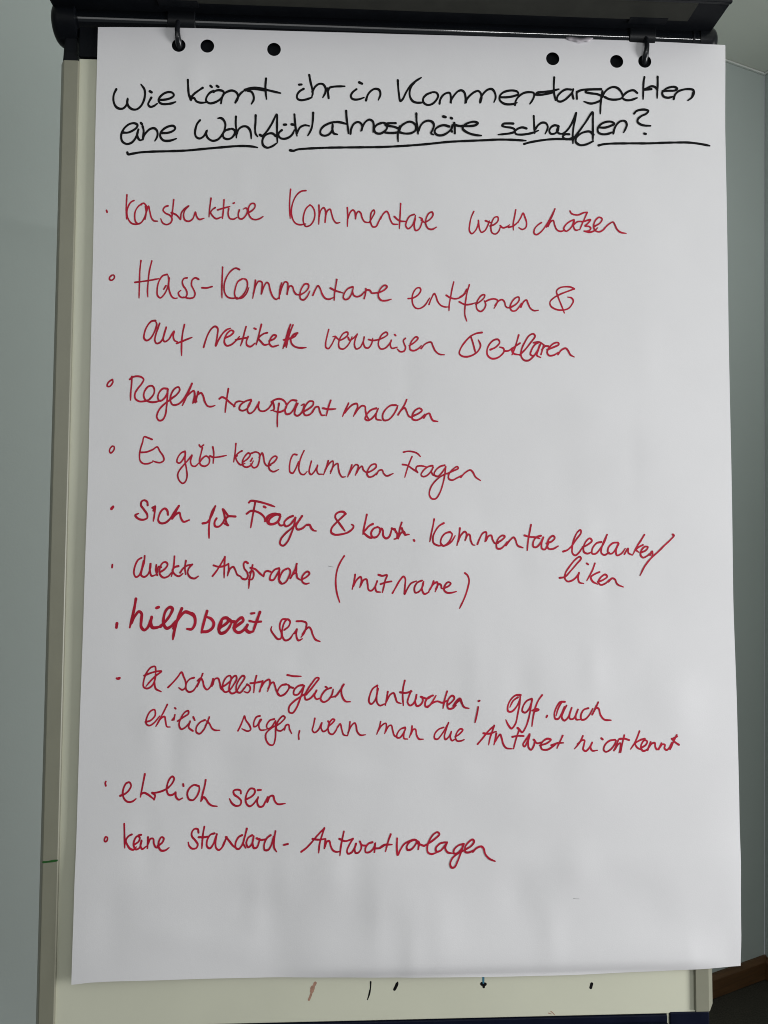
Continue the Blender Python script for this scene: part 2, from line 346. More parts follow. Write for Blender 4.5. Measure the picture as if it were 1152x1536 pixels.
# ------------------------------------------------------------------ handwriting: pen paths on the sheet, tenths of a millimetre; first number is the nib width
INK = """Wie|k|25 229 9199 205 9141 202 9075 222 9018 253 8991 299 8988 331 9016 348 9060 351 9100 346 9060 363 9013 404 8984 448 8986 489 9021 518 9079 531 9152 523 9208 487 9259/25 598 9119 577 9077 566 9042 589 9017 621 9025 661 9055/25 582 9187 598 9177/25 675 9095 742 9101 805 9122 834 9152 815 9180 771 9184 717 9158 678 9109 679 9075 712 9053 761 9053 810 9062 854 9080
könnt|k|25 979 9323 984 9239 992 9164 1015 9097/25 1137 9243 1083 9201 1043 9166 1007 9112 1044 9128 1073 9092 1117 9079 1172 9085/25 1011 9142 1015 9104/25 1252 9214 1210 9189 1178 9139 1175 9101 1212 9077 1267 9088 1318 9120 1354 9169 1357 9207 1317 9223 1271 9214 1253 9195/25 1217 9269 1232 9255/25 1285 9270 1301 9259/25 1358 9179 1340 9136 1332 9079/25 1335 9121 1358 9179 1400 9210 1449 9223 1492 9205 1512 9164 1502 9116 1484 9091/25 1484 9091 1502 9135 1538 9193 1583 9233/25 1615 9225 1652 9216 1676 9173 1677 9127 1654 9081/25 1583 9235 1638 9256 1694 9261 1749 9256 1814 9242 1888 9226 1962 9211/25 1589 9229 1648 9245 1712 9247 1805 9231/25 1807 9368 1801 9288 1805 9212 1815 9139
eine|k|25 308 8728 359 8729 412 8754 452 8789 458 8815 429 8833 378 8824 330 8785 299 8731 291 8680 306 8630 352 8605 401 8621 441 8671 464 8732 470 8770/25 470 8767 457 8713 468 8672 491 8650 514 8659/25 494 8839 505 8825/25 513 8802 525 8750 515 8677/25 516 8659 540 8720 590 8774 633 8785 663 8761 671 8720 661 8678 643 8647/25 707 8736 772 8738 834 8763 855 8790 837 8816 789 8811 739 8783 703 8740 700 8698 732 8657 787 8652 832 8664 868 8679
Wohlfühlatmosphäre|k|25 1114 8889 1084 8847 1067 8789 1064 8736 1079 8702 1112 8688 1149 8708 1174 8745 1188 8778 1181 8740 1200 8695 1248 8667 1303 8682 1346 8731 1374 8794 1381 8855 1358 8902 1330 8919 1303 8914/25 1429 8800 1382 8783 1357 8745 1368 8703 1407 8689 1449 8705 1480 8748 1481 8786 1451 8804 1424 8796/25 1492 8939 1491 8859 1499 8783 1500 8707/25 1502 8749 1525 8803 1565 8832 1607 8832 1639 8802 1654 8753 1657 8702/25 1701 8960 1700 8884 1696 8808 1704 8755 1724 8727/25 1750 8745 1774 8732/25 1774 8730 1823 8789 1874 8874 1924 8975 1929 8872 1930 8777 1935 8670/25 1916 8738 1886 8764 1842 8763 1798 8735 1776 8687 1784 8635 1825 8608 1877 8623 1931 8662/25 1981 8805 1952 8777 1945 8747 1968 8717 2008 8710 2056 8727 2093 8762 2114 8811/25 2003 8865 2025 8867/25 2086 8871 2106 8868/25 2113 8982 2120 8897 2131 8811 2143 8745/25 2139 8773 2176 8841 2225 8865 2272 8859/25 2313 9006 2310 8921 2300 8844 2282 8796 2258 8752/25 2472 8888 2424 8858 2393 8813 2395 8774 2430 8756 2473 8765 2510 8802 2528 8861/25 2522 8880 2521 8822 2536 8784 2573 8774/25 2472 8888 2516 8904 2587 8910 2680 8890/25 2666 9037 2672 8951 2684 8865 2692 8787/25 2714 8784 2721 8838 2751 8896 2792 8917 2820 8908 2840 8870 2829 8818 2844 8870 2876 8923 2918 8947 2952 8929 2963 8883 2956 8810/25 3044 8914 2997 8892 2969 8849 2982 8807 3025 8795 3072 8817 3106 8859 3098 8903 3062 8917 3031 8912/25 3199 8917 3146 8915 3105 8910 3087 8895 3128 8884 3188 8874 3231 8853 3237 8830 3203 8812 3147 8806 3063 8811/25 3244 8882 3229 8833 3222 8776 3226 8714/25 3237 8818 3297 8805 3362 8810 3409 8839 3420 8881 3394 8923 3349 8937 3296 8916 3255 8880 3240 8824/25 3422 9031 3424 8954 3433 8878 3441 8805/25 3446 8840 3469 8898 3506 8938 3555 8954 3597 8940 3612 8906 3600 8859 3582 8815 3606 8800/25 3775 8897 3724 8909 3672 8896 3627 8860 3623 8822 3657 8796 3709 8799 3762 8829 3804 8873 3819 8918/25 3813 8912 3800 8869 3807 8840/25 3715 9005 3738 9000/25 3798 8992 3807 8987/25 3832 8937 3838 8886 3839 8820/25 3834 8916 3879 8906 3926 8904/25 3920 8907 3992 8906 4064 8919 4090 8941 4058 8956 3992 8944 3939 8912 3924 8877 3954 8847 4011 8821 4068 8809 4124 8805
_|k|25 359 8514 367 8494 409 8501 490 8518 616 8530 798 8540 980 8553 1162 8576 1344 8598 1509 8616 1619 8619 1674 8615 1724 8607
_|k|25 2071 8586 2108 8582 2145 8596 2237 8608 2367 8618 2496 8626 2775 8638 3054 8650 3222 8663 3334 8673 3484 8689 3616 8706 3766 8726 3898 8737 4039 8747 4181 8757 4313 8767 4465 8769 4613 8764
ihr|k|25 2209 9267 2166 9238 2139 9194 2143 9157 2176 9141 2232 9149 2297 9174/25 2160 9311 2186 9314/25 2267 9422 2282 9342 2301 9266 2306 9218 2293 9170/25 2302 9237 2333 9295 2375 9326 2416 9323 2443 9280 2439 9228 2414 9177/25 2463 9279 2469 9233 2477 9172/25 2469 9252 2487 9287 2528 9300 2649 9309
in|k|25 2775 9281 2734 9245 2715 9206 2727 9176 2762 9165 2809 9172 2857 9191/25 2804 9357 2834 9344/25 2878 9159 2898 9223 2935 9270 2976 9291 3018 9281 3033 9235 3011 9167
Kommentarspalten|k|25 3220 9395 3224 9324 3231 9257 3249 9165 3273 9185 3314 9269 3355 9334 3411 9388 3474 9432/25 3404 9382 3366 9328 3348 9264 3356 9207 3386 9165 3431 9151 3502 9157/25 3581 9268 3530 9243 3495 9197 3502 9153 3544 9129 3596 9144 3638 9188 3658 9235 3638 9269 3592 9272 3570 9260/25 3673 9147 3681 9193 3711 9243 3752 9269 3783 9270 3796 9226 3794 9154 3798 9187 3832 9246 3875 9292 3913 9303 3941 9283 3956 9221 3949 9159/25 3960 9169 3970 9206 4013 9258 4059 9292 4093 9303 4119 9281 4130 9231 4115 9172 4119 9217 4159 9286 4203 9322 4244 9327 4273 9293 4284 9235 4265 9181/25 4339 9239 4415 9243 4482 9257 4533 9282 4522 9307 4482 9319 4415 9313 4358 9288 4328 9248 4331 9204 4377 9169 4434 9163 4487 9172 4518 9185/25 4495 9157 4506 9209 4545 9263 4596 9296 4653 9307 4701 9299 4705 9264 4685 9215 4658 9175/25 4726 9284 4743 9304 4816 9315 4902 9329 4978 9351/25 4726 9280 4787 9282 4854 9296 4930 9314/25 4928 9482 4923 9388 4926 9301 4941 9223/25 5112 9351 5055 9350 4997 9313 4960 9263 4960 9224 4991 9211 5041 9232 5087 9273 5126 9321 5137 9360/25 5137 9356 5127 9307 5138 9249/25 5176 9328 5175 9289 5177 9248/25 5179 9326 5227 9348 5295 9358 5391 9363 5445 9361
schaffen?|k|25 4475 8951 4423 8951 4367 8944 4353 8924 4395 8910 4452 8904 4486 8889 4490 8862 4452 8844 4385 8832 4311 8822/25 4619 8901 4575 8911 4524 8894 4493 8863 4505 8836 4556 8830 4632 8840 4695 8857 4750 8882/25 4700 9043 4703 8964 4710 8848/25 4718 8896 4747 8940 4791 8970 4832 8966 4853 8930 4843 8885 4824 8847/25 4970 8939 4928 8945 4889 8921 4870 8882 4885 8851 4927 8852 4962 8884 4977 8933/25 4973 8933 4954 8888 4973 8858 5015 8851/25 5015 8851 5065 8892 5115 8967 5168 9093 5154 9016 5138 8938 5128 8851 5129 8750/25 5089 8850 5045 8848 5019 8824 5034 8800 5080 8795 5137 8822/25 5445 9366 5368 9360 5287 9349 5271 9329 5329 9316 5406 9307 5448 9285 5440 9245 5395 9217 5328 9201 5255 9220/25 5460 9344 5450 9289 5440 9210 5433 9089/25 5486 9278 5540 9256 5617 9255 5671 9272 5685 9292 5666 9345 5628 9384 5584 9395 5532 9377 5479 9325 5459 9273/25 5846 9337 5808 9365 5753 9353 5705 9317 5683 9277 5714 9254 5771 9254 5845 9282/25 5930 9521 5919 9461 5914 9363 5911 9269/25 6077 9530 6076 9447 6071 9368 6068 9286/25 5920 9375 5957 9396 6006 9417 6044 9411 6075 9372/25 5928 9375 6005 9386/25 6131 9366 6199 9373 6267 9379 6293 9399 6268 9418 6209 9412 6157 9387 6125 9347 6140 9308 6188 9294 6253 9312/25 6252 9280 6266 9326 6300 9366 6355 9390 6423 9400 6472 9392 6481 9363 6461 9313 6411 9270/25 6471 9362 6455 9307/25 5129 8793 5195 8882 5269 8987 5348 9102 5351 9013 5350 8896 5349 8790/25 5354 8854 5316 8886 5268 8882 5210 8857 5164 8809 5161 8765 5205 8733 5267 8739 5353 8780/25 5410 8937 5479 8935 5547 8957 5587 8982 5561 9002 5499 9000 5441 8973 5404 8925 5411 8879 5455 8861 5517 8867 5565 8888/25 5575 8872 5591 8933 5624 8987 5663 9015 5707 9015 5726 8976 5710 8927 5690 8888/25 5808 9102 5832 9130 5877 9147 5935 9151 5968 9139 5944 9107 5890 9079 5852 9045 5846 9013 5875 8987 5923 8974 5991 8973/25 5922 8883 5936 8881
_|k|25 4593 8727 4641 8743 4717 8761 4850 8784 4946 8793 5022 8794 5137 8793
_|k|25 5412 8736 5458 8749 5535 8759 5747 8769 5941 8776 6134 8788 6288 8795 6385 8798 6463 8795 6559 8784 6647 8769
•|r|18 157 7883 163 7862
konstruktive|r|18 364 8056 362 7985 360 7910 366 7795/18 439 7997 407 7977 379 7926 368 7864 382 7799 419 7751 469 7742 519 7762 543 7804/18 527 7968 487 7937 455 7880 450 7820 461 7768 491 7746 526 7770 554 7823 570 7889 566 7945 536 7972 515 7949/18 559 7939 567 7876 558 7795/18 557 7823 574 7889 591 7940 607 7876 627 7809 652 7783 689 7780/18 794 7948 764 7936 744 7901 770 7868 814 7847 839 7810 827 7768 786 7745 744 7761 721 7807/18 853 8017 847 7941 841 7876 835 7800/18 832 7874 883 7852 920 7812 928 7803 934 7869 964 7916 1012 7953 973 7907 959 7850 975 7798 1015 7786 1056 7815 1082 7887 1094 7844 1123 7809 1174 7822/18 1243 8042 1234 7961 1228 7891 1225 7838/18 1289 7941 1260 7918 1242 7886 1265 7848 1301 7821 1356 7841/18 1380 8030 1376 7936 1367 7823/18 1315 7916 1373 7936 1442 7956/18 1431 7933 1425 7877 1444 7828 1484 7820 1520 7841/18 1478 7991 1490 7997/18 1543 7921 1532 7874 1542 7831 1571 7824 1607 7857 1629 7914 1614 7945 1585 7931/18 1643 7897 1680 7921 1707 7959 1701 7993 1668 7992 1641 7952 1640 7886 1670 7834 1712 7820 1758 7832 1794 7856
Kommentare|r|18 2081 8161 2074 8066 2072 7972 2080 7840/18 2243 8149 2195 8141 2144 8096 2108 8020 2092 7934 2102 7849 2134 7794 2180 7776 2245 7786/18 2289 7995 2249 7956 2222 7880 2220 7809 2245 7760 2291 7772 2327 7822 2341 7886 2330 7948 2300 7987 2281 7987/18 2383 7993 2385 7902 2383 7785/18 2386 7865 2404 7936 2433 7967 2451 7941 2456 7885 2449 7800 2456 7875 2477 7938 2503 7950 2518 7905 2539 7840 2571 7803 2607 7810/18 2686 7974 2690 7873 2687 7769/18 2692 7854 2718 7926 2747 7950 2766 7928 2774 7852 2781 7904 2806 7937 2829 7918 2844 7868 2872 7825 2922 7817/18 2922 7819 2955 7880 2977 7928 2969 7957 2944 7933 2933 7870 2937 7813 2959 7772 2993 7777 3020 7829 3048 7892/18 3040 7860 3070 7918 3107 7946 3126 7919 3145 7857 3174 7810 3225 7807/18 3256 8037 3252 7946 3247 7850 3243 7759/18 3189 7890 3243 7846 3318 7840/18 3401 7920 3355 7900 3320 7842 3312 7791 3336 7761 3376 7792 3405 7854 3416 7911/18 3413 7873 3402 7797 3417 7744 3450 7756 3480 7817 3487 7871 3457 7889/18 3480 7859 3513 7833/18 3523 7837 3569 7867 3603 7915 3595 7949 3562 7937 3532 7885 3525 7819 3551 7770 3592 7760 3644 7787
wertschätzen|r|18 4044 7968 4017 7907 3999 7821 3997 7754 4021 7724 4062 7760 4089 7823 4094 7871/18 4094 7871 4104 7785 4126 7742 4164 7762 4194 7816 4213 7870/18 4172 7869 4220 7851/18 4220 7813 4269 7833 4307 7876 4303 7914 4270 7909 4239 7855 4228 7789 4243 7738 4280 7727 4314 7758 4333 7810/18 4330 7820 4358 7797 4396 7806 4433 7832/18 4500 7999 4485 7919 4471 7842 4473 7774/18 4420 7803 4471 7819 4528 7867/18 4522 7859 4553 7911 4579 7963 4598 7922 4617 7855 4609 7808 4571 7784 4533 7802/18 4780 7865 4742 7839 4703 7791 4698 7745 4722 7730 4764 7754 4821 7822 4878 7919 4927 8020/18 4927 8020 4901 7949 4863 7875 4832 7813/18 4850 7823 4878 7875 4907 7891 4922 7844 4944 7793 4982 7773 5030 7784/18 5135 7905 5091 7885 5045 7847 5022 7803 5045 7776 5083 7796 5115 7839 5137 7897 5129 7830 5153 7790 5197 7799/18 5092 7999 5107 7973 5145 7959 5187 7960 5240 7984 5282 7993/18 5280 7989 5255 7929 5220 7851 5197 7795/18 5125 7843 5173 7883 5239 7888 5316 7909 5281 7862 5254 7839 5300 7834 5319 7815 5296 7786 5248 7781/18 5248 7781 5305 7771 5357 7788 5395 7823/18 5357 7836 5420 7875 5444 7920 5415 7939 5373 7907 5350 7845 5363 7795 5410 7777 5464 7809 5487 7839/18 5468 7817 5516 7864 5564 7889 5583 7860 5605 7813 5643 7779 5706 7767
•|r|18 231 7191 208 7170 205 7146 223 7135 246 7148 256 7173 245 7193 227 7189
Hass-Kommentare|r|18 525 7353 516 7241 515 7130 514 6952/18 638 7352 615 7243 605 7132 600 7029 605 6965/18 469 7118 555 7131 644 7147 716 7163/18 800 7210 755 7194 717 7134 700 7050 706 6981 735 6958 770 6990 805 7061 819 7145 809 7201/18 824 7173 818 7089 831 7021 857 6969 886 6955 911 6959/18 790 7089 769 7051/18 1008 7177 976 7169 960 7139 970 7092 996 7056 1011 7013 1001 6976 969 6964 936 6978 921 7015 946 7042/18 1128 7164 1095 7179 1063 7156 1056 7100 1079 7052 1094 7007 1080 6970 1036 6958 972 6972/18 1165 7074 1214 7073 1270 7089/18 1377 7300 1374 7184 1372 7073 1375 6968/18 1552 7278 1514 7292 1465 7261 1421 7195 1396 7110 1401 7032 1433 6981 1488 6967 1533 6979/18 1581 7177 1539 7147 1513 7075 1507 7010 1529 6964 1573 6984 1619 7044 1640 7119 1624 7171 1588 7181/18 1533 6964 1587 6976 1627 7018 1655 7086/18 1723 7166 1713 7080 1696 6971/18 1703 7020 1727 7108 1756 7155 1789 7148 1793 7091 1783 7016/18 1786 7021 1811 7097 1843 7146 1862 7129 1881 7055 1907 6994 1942 6965 1973 6988/18 1973 6973 1978 7038 1986 7104 2000 7147/18 1980 7019 2004 7104 2033 7155 2059 7148 2063 7096 2056 7017 2063 7059 2084 7111 2110 7108 2129 7056 2155 7023 2197 7020/18 2191 7016 2246 7051 2282 7101 2278 7134 2245 7137 2209 7090 2191 7024 2199 6976 2229 6965 2265 6997 2297 7063/18 2327 7016 2356 7083 2381 7121 2403 7094 2426 7033 2459 6988 2500 6978 2545 6998/18 2579 7193 2568 7116 2558 7050 2553 6968/18 2513 7098 2563 7073 2646 7049/18 2750 7118 2701 7098 2664 7053 2650 7000 2668 6978 2705 6990 2738 7045 2756 7111/18 2745 7073 2760 7027 2793 7011 2839 7028 2871 7066/18 2889 7102 2885 7048 2871 6992/18 2871 7057 2904 7086 2933 7081 2950 7055 2987 7052/18 2963 7052 3033 7064 3092 7096 3114 7128 3092 7142 3055 7117 3024 7060 3026 7008 3056 6977 3107 6976 3159 6992
entfernen|r|18 3339 7003 3394 7012 3450 7051 3474 7098 3463 7122 3431 7118 3394 7068 3381 7002 3394 6933 3426 6900 3469 6901 3519 6936 3552 6987 3571 7016/18 3562 6944 3586 7007 3619 7064 3636 7036 3655 6980 3686 6940 3729 6922 3772 6922/18 3828 7195 3809 7116 3794 7031 3779 6945 3776 6881/18 3748 7048 3785 7025 3841 7012 3897 7027 3953 7071/18 3893 7030 3936 7064 3968 7118/18 3996 7167 3973 7093 3958 7008 3947 6914 3947 6838 3967 6771/18 3888 6979 3949 6951 4011 6956 4061 6972/18 4067 6957 4117 6992 4155 7031 4160 7061 4130 7056 4089 7007 4070 6953 4080 6901 4117 6879 4154 6908 4171 6955 4156 6997/18 4171 6989 4211 7009 4267 7018 4299 7003 4287 6961 4261 6916/18 4272 6946 4310 6996 4348 7012 4374 6988 4385 6944 4407 6926 4449 6932/18 4445 6932 4498 6965 4532 7010 4528 7044 4492 7033 4454 6989 4435 6932 4454 6893 4492 6894 4529 6932 4558 6978/18 4550 6932 4580 6992 4611 7013 4629 6974 4655 6923 4693 6899 4740 6904
&|r|18 5132 7145 5096 7163 5040 7167 4973 7153 4939 7118 4954 7056 4987 6971 5022 6879/18 5132 7145 5068 7120 4982 7085 4906 7041 4867 6997 4874 6954 4924 6920 4990 6910 5062 6927 5104 6973 5120 7015 5101 7045 5060 7054
auf|r|20 689 6715 648 6707 605 6655 579 6585 575 6526 601 6502 640 6523 681 6596 703 6679 690 6708/20 733 6687 716 6633 696 6568 687 6504 705 6473 737 6481 769 6523 785 6588 802 6647/20 802 6647 785 6579 772 6514 791 6493 831 6519 861 6571 884 6605 876 6553 891 6507 922 6493/20 990 6678 975 6601 966 6518 964 6426 967 6348/20 913 6476 958 6495 1011 6518 1070 6543
Netikette|r|20 1192 6439 1209 6503 1235 6578 1274 6643 1309 6664 1335 6644 1333 6570 1318 6457 1344 6515 1388 6590 1433 6633 1469 6647/20 1416 6544 1473 6573 1502 6610 1478 6626 1442 6600 1412 6544 1408 6492 1432 6461 1475 6471 1525 6513 1564 6561/20 1631 6668 1614 6603 1597 6529 1576 6462/20 1525 6524 1588 6540 1633 6548/20 1654 6563 1637 6511 1643 6470 1679 6456 1728 6494/20 1717 6651 1733 6644/20 1791 6695 1773 6615 1756 6541 1739 6476/20 1853 6607 1810 6592 1763 6546 1789 6510 1824 6477 1878 6488/20 1873 6519 1927 6544 1948 6576 1919 6583 1887 6543 1877 6493 1906 6460 1971 6476/20 2096 6701 2071 6630 2047 6537 2019 6440/20 2122 6696 2097 6631 2069 6537 2055 6452/20 2082 6649 2058 6556 2040 6463/20 2029 6533 2087 6549 2141 6572 2174 6613/20 2170 6610 2132 6594 2101 6547 2109 6497 2142 6465 2197 6451 2261 6456
verweisen|r|18 2498 6654 2481 6583 2467 6508 2471 6460 2496 6449 2529 6491 2554 6543 2572 6581 2543 6577/18 2572 6577 2598 6552 2613 6541 2664 6564 2700 6602 2697 6628 2660 6620 2622 6571 2604 6511 2613 6459 2650 6447 2690 6475 2727 6532 2745 6580/18 2704 6572 2719 6543 2759 6566 2800 6611/18 2800 6611 2778 6551 2771 6492 2789 6451 2830 6468 2862 6530 2877 6581/18 2873 6581 2866 6516 2885 6469 2918 6464 2951 6508 2965 6570/18 2921 6554 2965 6545 3026 6556 3090 6585 3122 6614 3109 6636 3068 6616 3032 6556 3025 6496 3050 6456 3095 6464 3137 6506 3164 6555/18 3161 6551 3150 6502 3168 6465 3224 6478/18 3197 6613 3207 6602/18 3312 6576 3290 6552 3298 6515 3313 6478 3298 6438 3257 6430 3224 6459/18 3353 6497 3408 6533 3445 6578 3427 6593 3390 6563 3360 6503 3364 6454 3401 6443 3446 6463 3482 6499/18 3479 6467 3516 6512 3557 6535 3586 6536 3605 6495 3631 6443 3673 6410 3727 6404
&|r|20 4130 6652 4070 6641 4010 6610 3948 6547 3902 6477 3887 6421 3917 6393 3976 6388 4041 6412 4092 6456 4114 6512 4092 6570/20 4010 6604 4032 6539 4051 6465 4062 6423
erklären|r|20 4219 6467 4278 6496 4320 6548 4303 6579 4260 6573 4215 6533 4185 6467 4190 6407 4233 6372 4289 6378 4340 6413 4368 6455 4359 6485 4321 6497/20 4368 6455 4415 6459 4458 6490/20 4526 6632 4507 6566 4480 6481 4452 6415/20 4540 6544 4490 6509 4452 6471 4471 6430 4536 6416/20 4536 6416 4593 6473 4653 6549 4702 6622 4684 6646 4640 6628 4593 6558 4555 6473 4551 6401 4583 6360 4629 6357 4682 6400 4733 6476 4766 6542/20 4743 6555 4702 6531 4664 6474 4652 6422 4682 6409 4724 6457 4754 6532 4735 6466 4720 6415 4761 6391/20 4795 6518 4780 6472 4765 6423/20 4776 6476 4809 6514 4846 6515/20 4833 6477 4902 6505 4959 6536 4954 6554 4912 6550 4859 6506 4832 6449 4851 6415 4902 6418 4953 6451/20 4949 6426 4987 6476 5034 6495 5058 6471 5084 6425 5124 6403/20 4687 6550 4743 6558 4799 6529
•|r|20 260 6085 232 6068 210 6038 208 6016 230 6011 251 6030 266 6063 260 6085
Regeln|r|20 459 6120 457 6038 450 5947 450 5871/20 438 6089 461 6111 505 6123 555 6116 580 6091 563 6049 522 5994 494 5939 499 5889 537 5861 590 5862 643 5881/20 643 5881 683 5932 693 5983 671 6023 632 6019 597 5976 584 5922 603 5876 653 5855 706 5856 763 5875/20 825 5998 779 5997 740 5951 730 5896 752 5867 795 5894 826 5952 836 5993/20 829 5980 827 5898 821 5806 809 5719 781 5669 746 5663 723 5700 740 5765 782 5820 849 5876 901 5914/20 870 5895 922 5936 953 5988 939 6017 900 5998 865 5935 859 5871 885 5829 935 5834 982 5873 1026 5947 1078 6057/20 1078 6057 1052 5984 1018 5901 983 5823/20 1017 5910 1061 5956 1097 5979 1108 5948 1089 5847/20 1099 5856 1134 5930 1173 5958 1195 5930 1214 5866 1247 5819 1288 5816 1319 5828/20 1144 5972 1130 5911 1117 5851/20 1107 5939 1128 5865
transparent|r|20 1456 6007 1443 5915 1434 5842 1426 5756/20 1364 5898 1389 5916 1422 5906 1473 5861 1527 5819/20 1517 5819 1534 5860 1566 5875 1611 5872/20 1692 5895 1635 5876 1581 5831 1575 5789 1607 5776 1654 5799 1689 5864 1696 5887/20 1696 5882 1666 5827 1658 5772 1680 5748 1721 5772 1756 5828 1776 5870/20 1776 5870 1769 5815 1788 5779 1829 5774 1874 5802 1906 5848 1918 5880/20 1918 5880 1931 5836 1932 5793 1901 5780/20 1985 5858 1975 5785 1969 5711 1970 5611/20 1906 5872 1945 5898 1996 5906 2039 5885 2064 5837 2046 5795 1992 5767 1932 5777/20 2166 5890 2117 5893 2069 5845 2048 5786 2063 5746 2102 5753 2142 5805 2167 5870/20 2181 5861 2155 5796 2150 5747 2175 5729 2215 5755 2240 5810 2247 5853 2218 5840/20 2240 5774 2294 5804 2341 5849 2341 5882 2304 5885 2263 5840 2240 5779 2259 5737 2306 5745 2354 5799/20 2331 5767 2367 5823 2396 5827 2411 5781 2433 5739 2464 5740/20 2526 5899 2508 5847 2491 5782 2480 5733/20 2445 5813 2509 5803 2578 5808
machen|r|20 2713 5872 2691 5822 2669 5776 2650 5729/20 2673 5766 2713 5817 2760 5858 2800 5866 2808 5833 2786 5781 2765 5731/20 2779 5759 2815 5811 2855 5845 2885 5838 2892 5788 2907 5733 2933 5696/20 3006 5821 2951 5802 2903 5751 2889 5705 2918 5690 2962 5715 3006 5771 3028 5821/20 3020 5808 3002 5752 3006 5706 3057 5694/20 3213 5857 3158 5853 3103 5809 3072 5748 3083 5696 3131 5699 3182 5749 3222 5820 3233 5854/20 3327 5919 3299 5855 3266 5803 3232 5750/20 3235 5754 3268 5803 3305 5829 3325 5794 3347 5744 3388 5721/20 3397 5745 3458 5775 3489 5805 3465 5827 3421 5808 3388 5758 3388 5712 3428 5699 3480 5722 3520 5765/20 3508 5724 3539 5765 3568 5773 3581 5742 3605 5699 3655 5689
•|r|18 276 5390 255 5368 247 5336 260 5318 281 5333 296 5363 291 5387 273 5390
Es|r|18 678 5464 636 5481 598 5490 582 5430 563 5366 554 5294 562 5240 591 5213 639 5210 688 5229/18 571 5327 628 5333 689 5359 733 5386 761 5341 797 5288 803 5248 772 5224 727 5227 691 5241
gibt|r|18 1019 5344 980 5326 945 5275 939 5231 964 5220 999 5257 1026 5323/18 1022 5330 1020 5245 1036 5163 1044 5087 1031 5033 1003 5009 967 5036 948 5094 965 5144 1007 5199 1056 5258 1091 5309/18 1091 5300 1077 5240 1092 5196 1125 5188 1167 5228/18 1164 5411 1179 5391 1209 5412/18 1197 5382 1183 5319 1170 5246 1182 5204 1226 5190 1267 5220 1270 5271 1237 5296 1198 5270 1174 5228/18 1304 5393 1315 5329 1310 5220/18 1278 5296 1314 5284 1377 5290 1445 5305
keine|r|18 1542 5431 1536 5341 1521 5237/18 1606 5354 1574 5335 1542 5295 1557 5245 1593 5209 1638 5224/18 1531 5284 1556 5303/18 1620 5238 1668 5275 1692 5315 1674 5333 1642 5305 1614 5251 1618 5202 1651 5184 1697 5202 1726 5251/18 1703 5329 1750 5344 1786 5325 1787 5257 1764 5192 1728 5179 1697 5220/18 1697 5246 1714 5279/18 1786 5288 1815 5334 1830 5294 1841 5234 1867 5200 1908 5204/18 1885 5204 1944 5244 1970 5290 1952 5303 1913 5277 1885 5211 1896 5160 1936 5139 1990 5163
dummen|r|18 2175 5319 2142 5322 2112 5267 2101 5185 2108 5136 2134 5125 2167 5176 2194 5249/18 2251 5363 2226 5308 2205 5240 2198 5168 2220 5119 2253 5112 2285 5145/18 2329 5254 2312 5187 2307 5137 2325 5112 2361 5145 2393 5211/18 2393 5211 2385 5160 2403 5120 2445 5117/18 2505 5260 2484 5188 2456 5110/18 2473 5161 2511 5225 2552 5257 2556 5216 2528 5125/18 2531 5147 2565 5207 2602 5231 2611 5180 2626 5122 2652 5089 2684 5093/18 2752 5218 2731 5154 2708 5090/18 2724 5123 2756 5182 2796 5222 2818 5210 2790 5109/18 2797 5127 2833 5186 2858 5205 2873 5165 2906 5136/18 2911 5136 2966 5162 3008 5202 3000 5228 2960 5220 2924 5174 2910 5125 2932 5092 2975 5101 3021 5144/18 3008 5118 3039 5162 3070 5166 3084 5134 3117 5105 3185 5131
Fragen|r|18 3294 5358 3340 5368 3395 5363 3441 5345 3472 5314/18 3384 5313 3355 5243 3331 5173 3308 5092/18 3285 5227 3331 5220 3386 5184 3443 5144/18 3443 5144 3425 5179 3436 5207 3478 5215 3539 5204/18 3601 5219 3557 5208 3505 5167 3480 5119 3502 5101 3546 5116 3594 5172 3608 5216/18 3608 5199 3590 5157 3608 5120 3656 5108/18 3730 5225 3680 5209 3634 5168 3619 5126 3649 5102 3693 5136 3737 5201/18 3741 5210 3730 5118 3708 5017 3675 4925 3634 4869 3594 4869 3568 4911 3579 4979 3619 5043 3680 5099 3754 5140/18 3754 5133 3815 5163 3874 5193 3865 5211 3815 5181 3774 5127 3774 5081 3809 5067 3864 5092 3920 5123/18 3901 5097 3948 5148 4003 5176 4029 5154 4058 5103 4110 5066
•|r|22 298 4764 276 4739 284 4736 300 4757
Sich|r|22 648 4778 642 4814 613 4831 585 4817 581 4777 612 4734 645 4684 646 4648 611 4630 561 4637 525 4675 557 4694/22 708 4724 724 4771 721 4703 710 4616/22 697 4753 710 4760/22 857 4682 849 4725 824 4747 791 4725 766 4671 760 4622 785 4595 831 4599 872 4632 920 4708 967 4780/22 967 4776 933 4708 893 4641/22 899 4641 942 4690 973 4704 989 4651 1018 4611 1076 4630
für|r|22 1340 4776 1310 4725 1288 4653 1278 4563 1280 4444/22 1213 4595 1259 4607 1301 4671 1340 4772/22 1354 4649 1334 4608 1341 4567 1377 4563 1419 4603 1443 4663/22 1417 4744 1432 4690 1447 4627 1473 4578/22 1424 4740 1468 4681/22 1473 4578 1437 4596/22 1444 4636 1472 4668 1547 4669
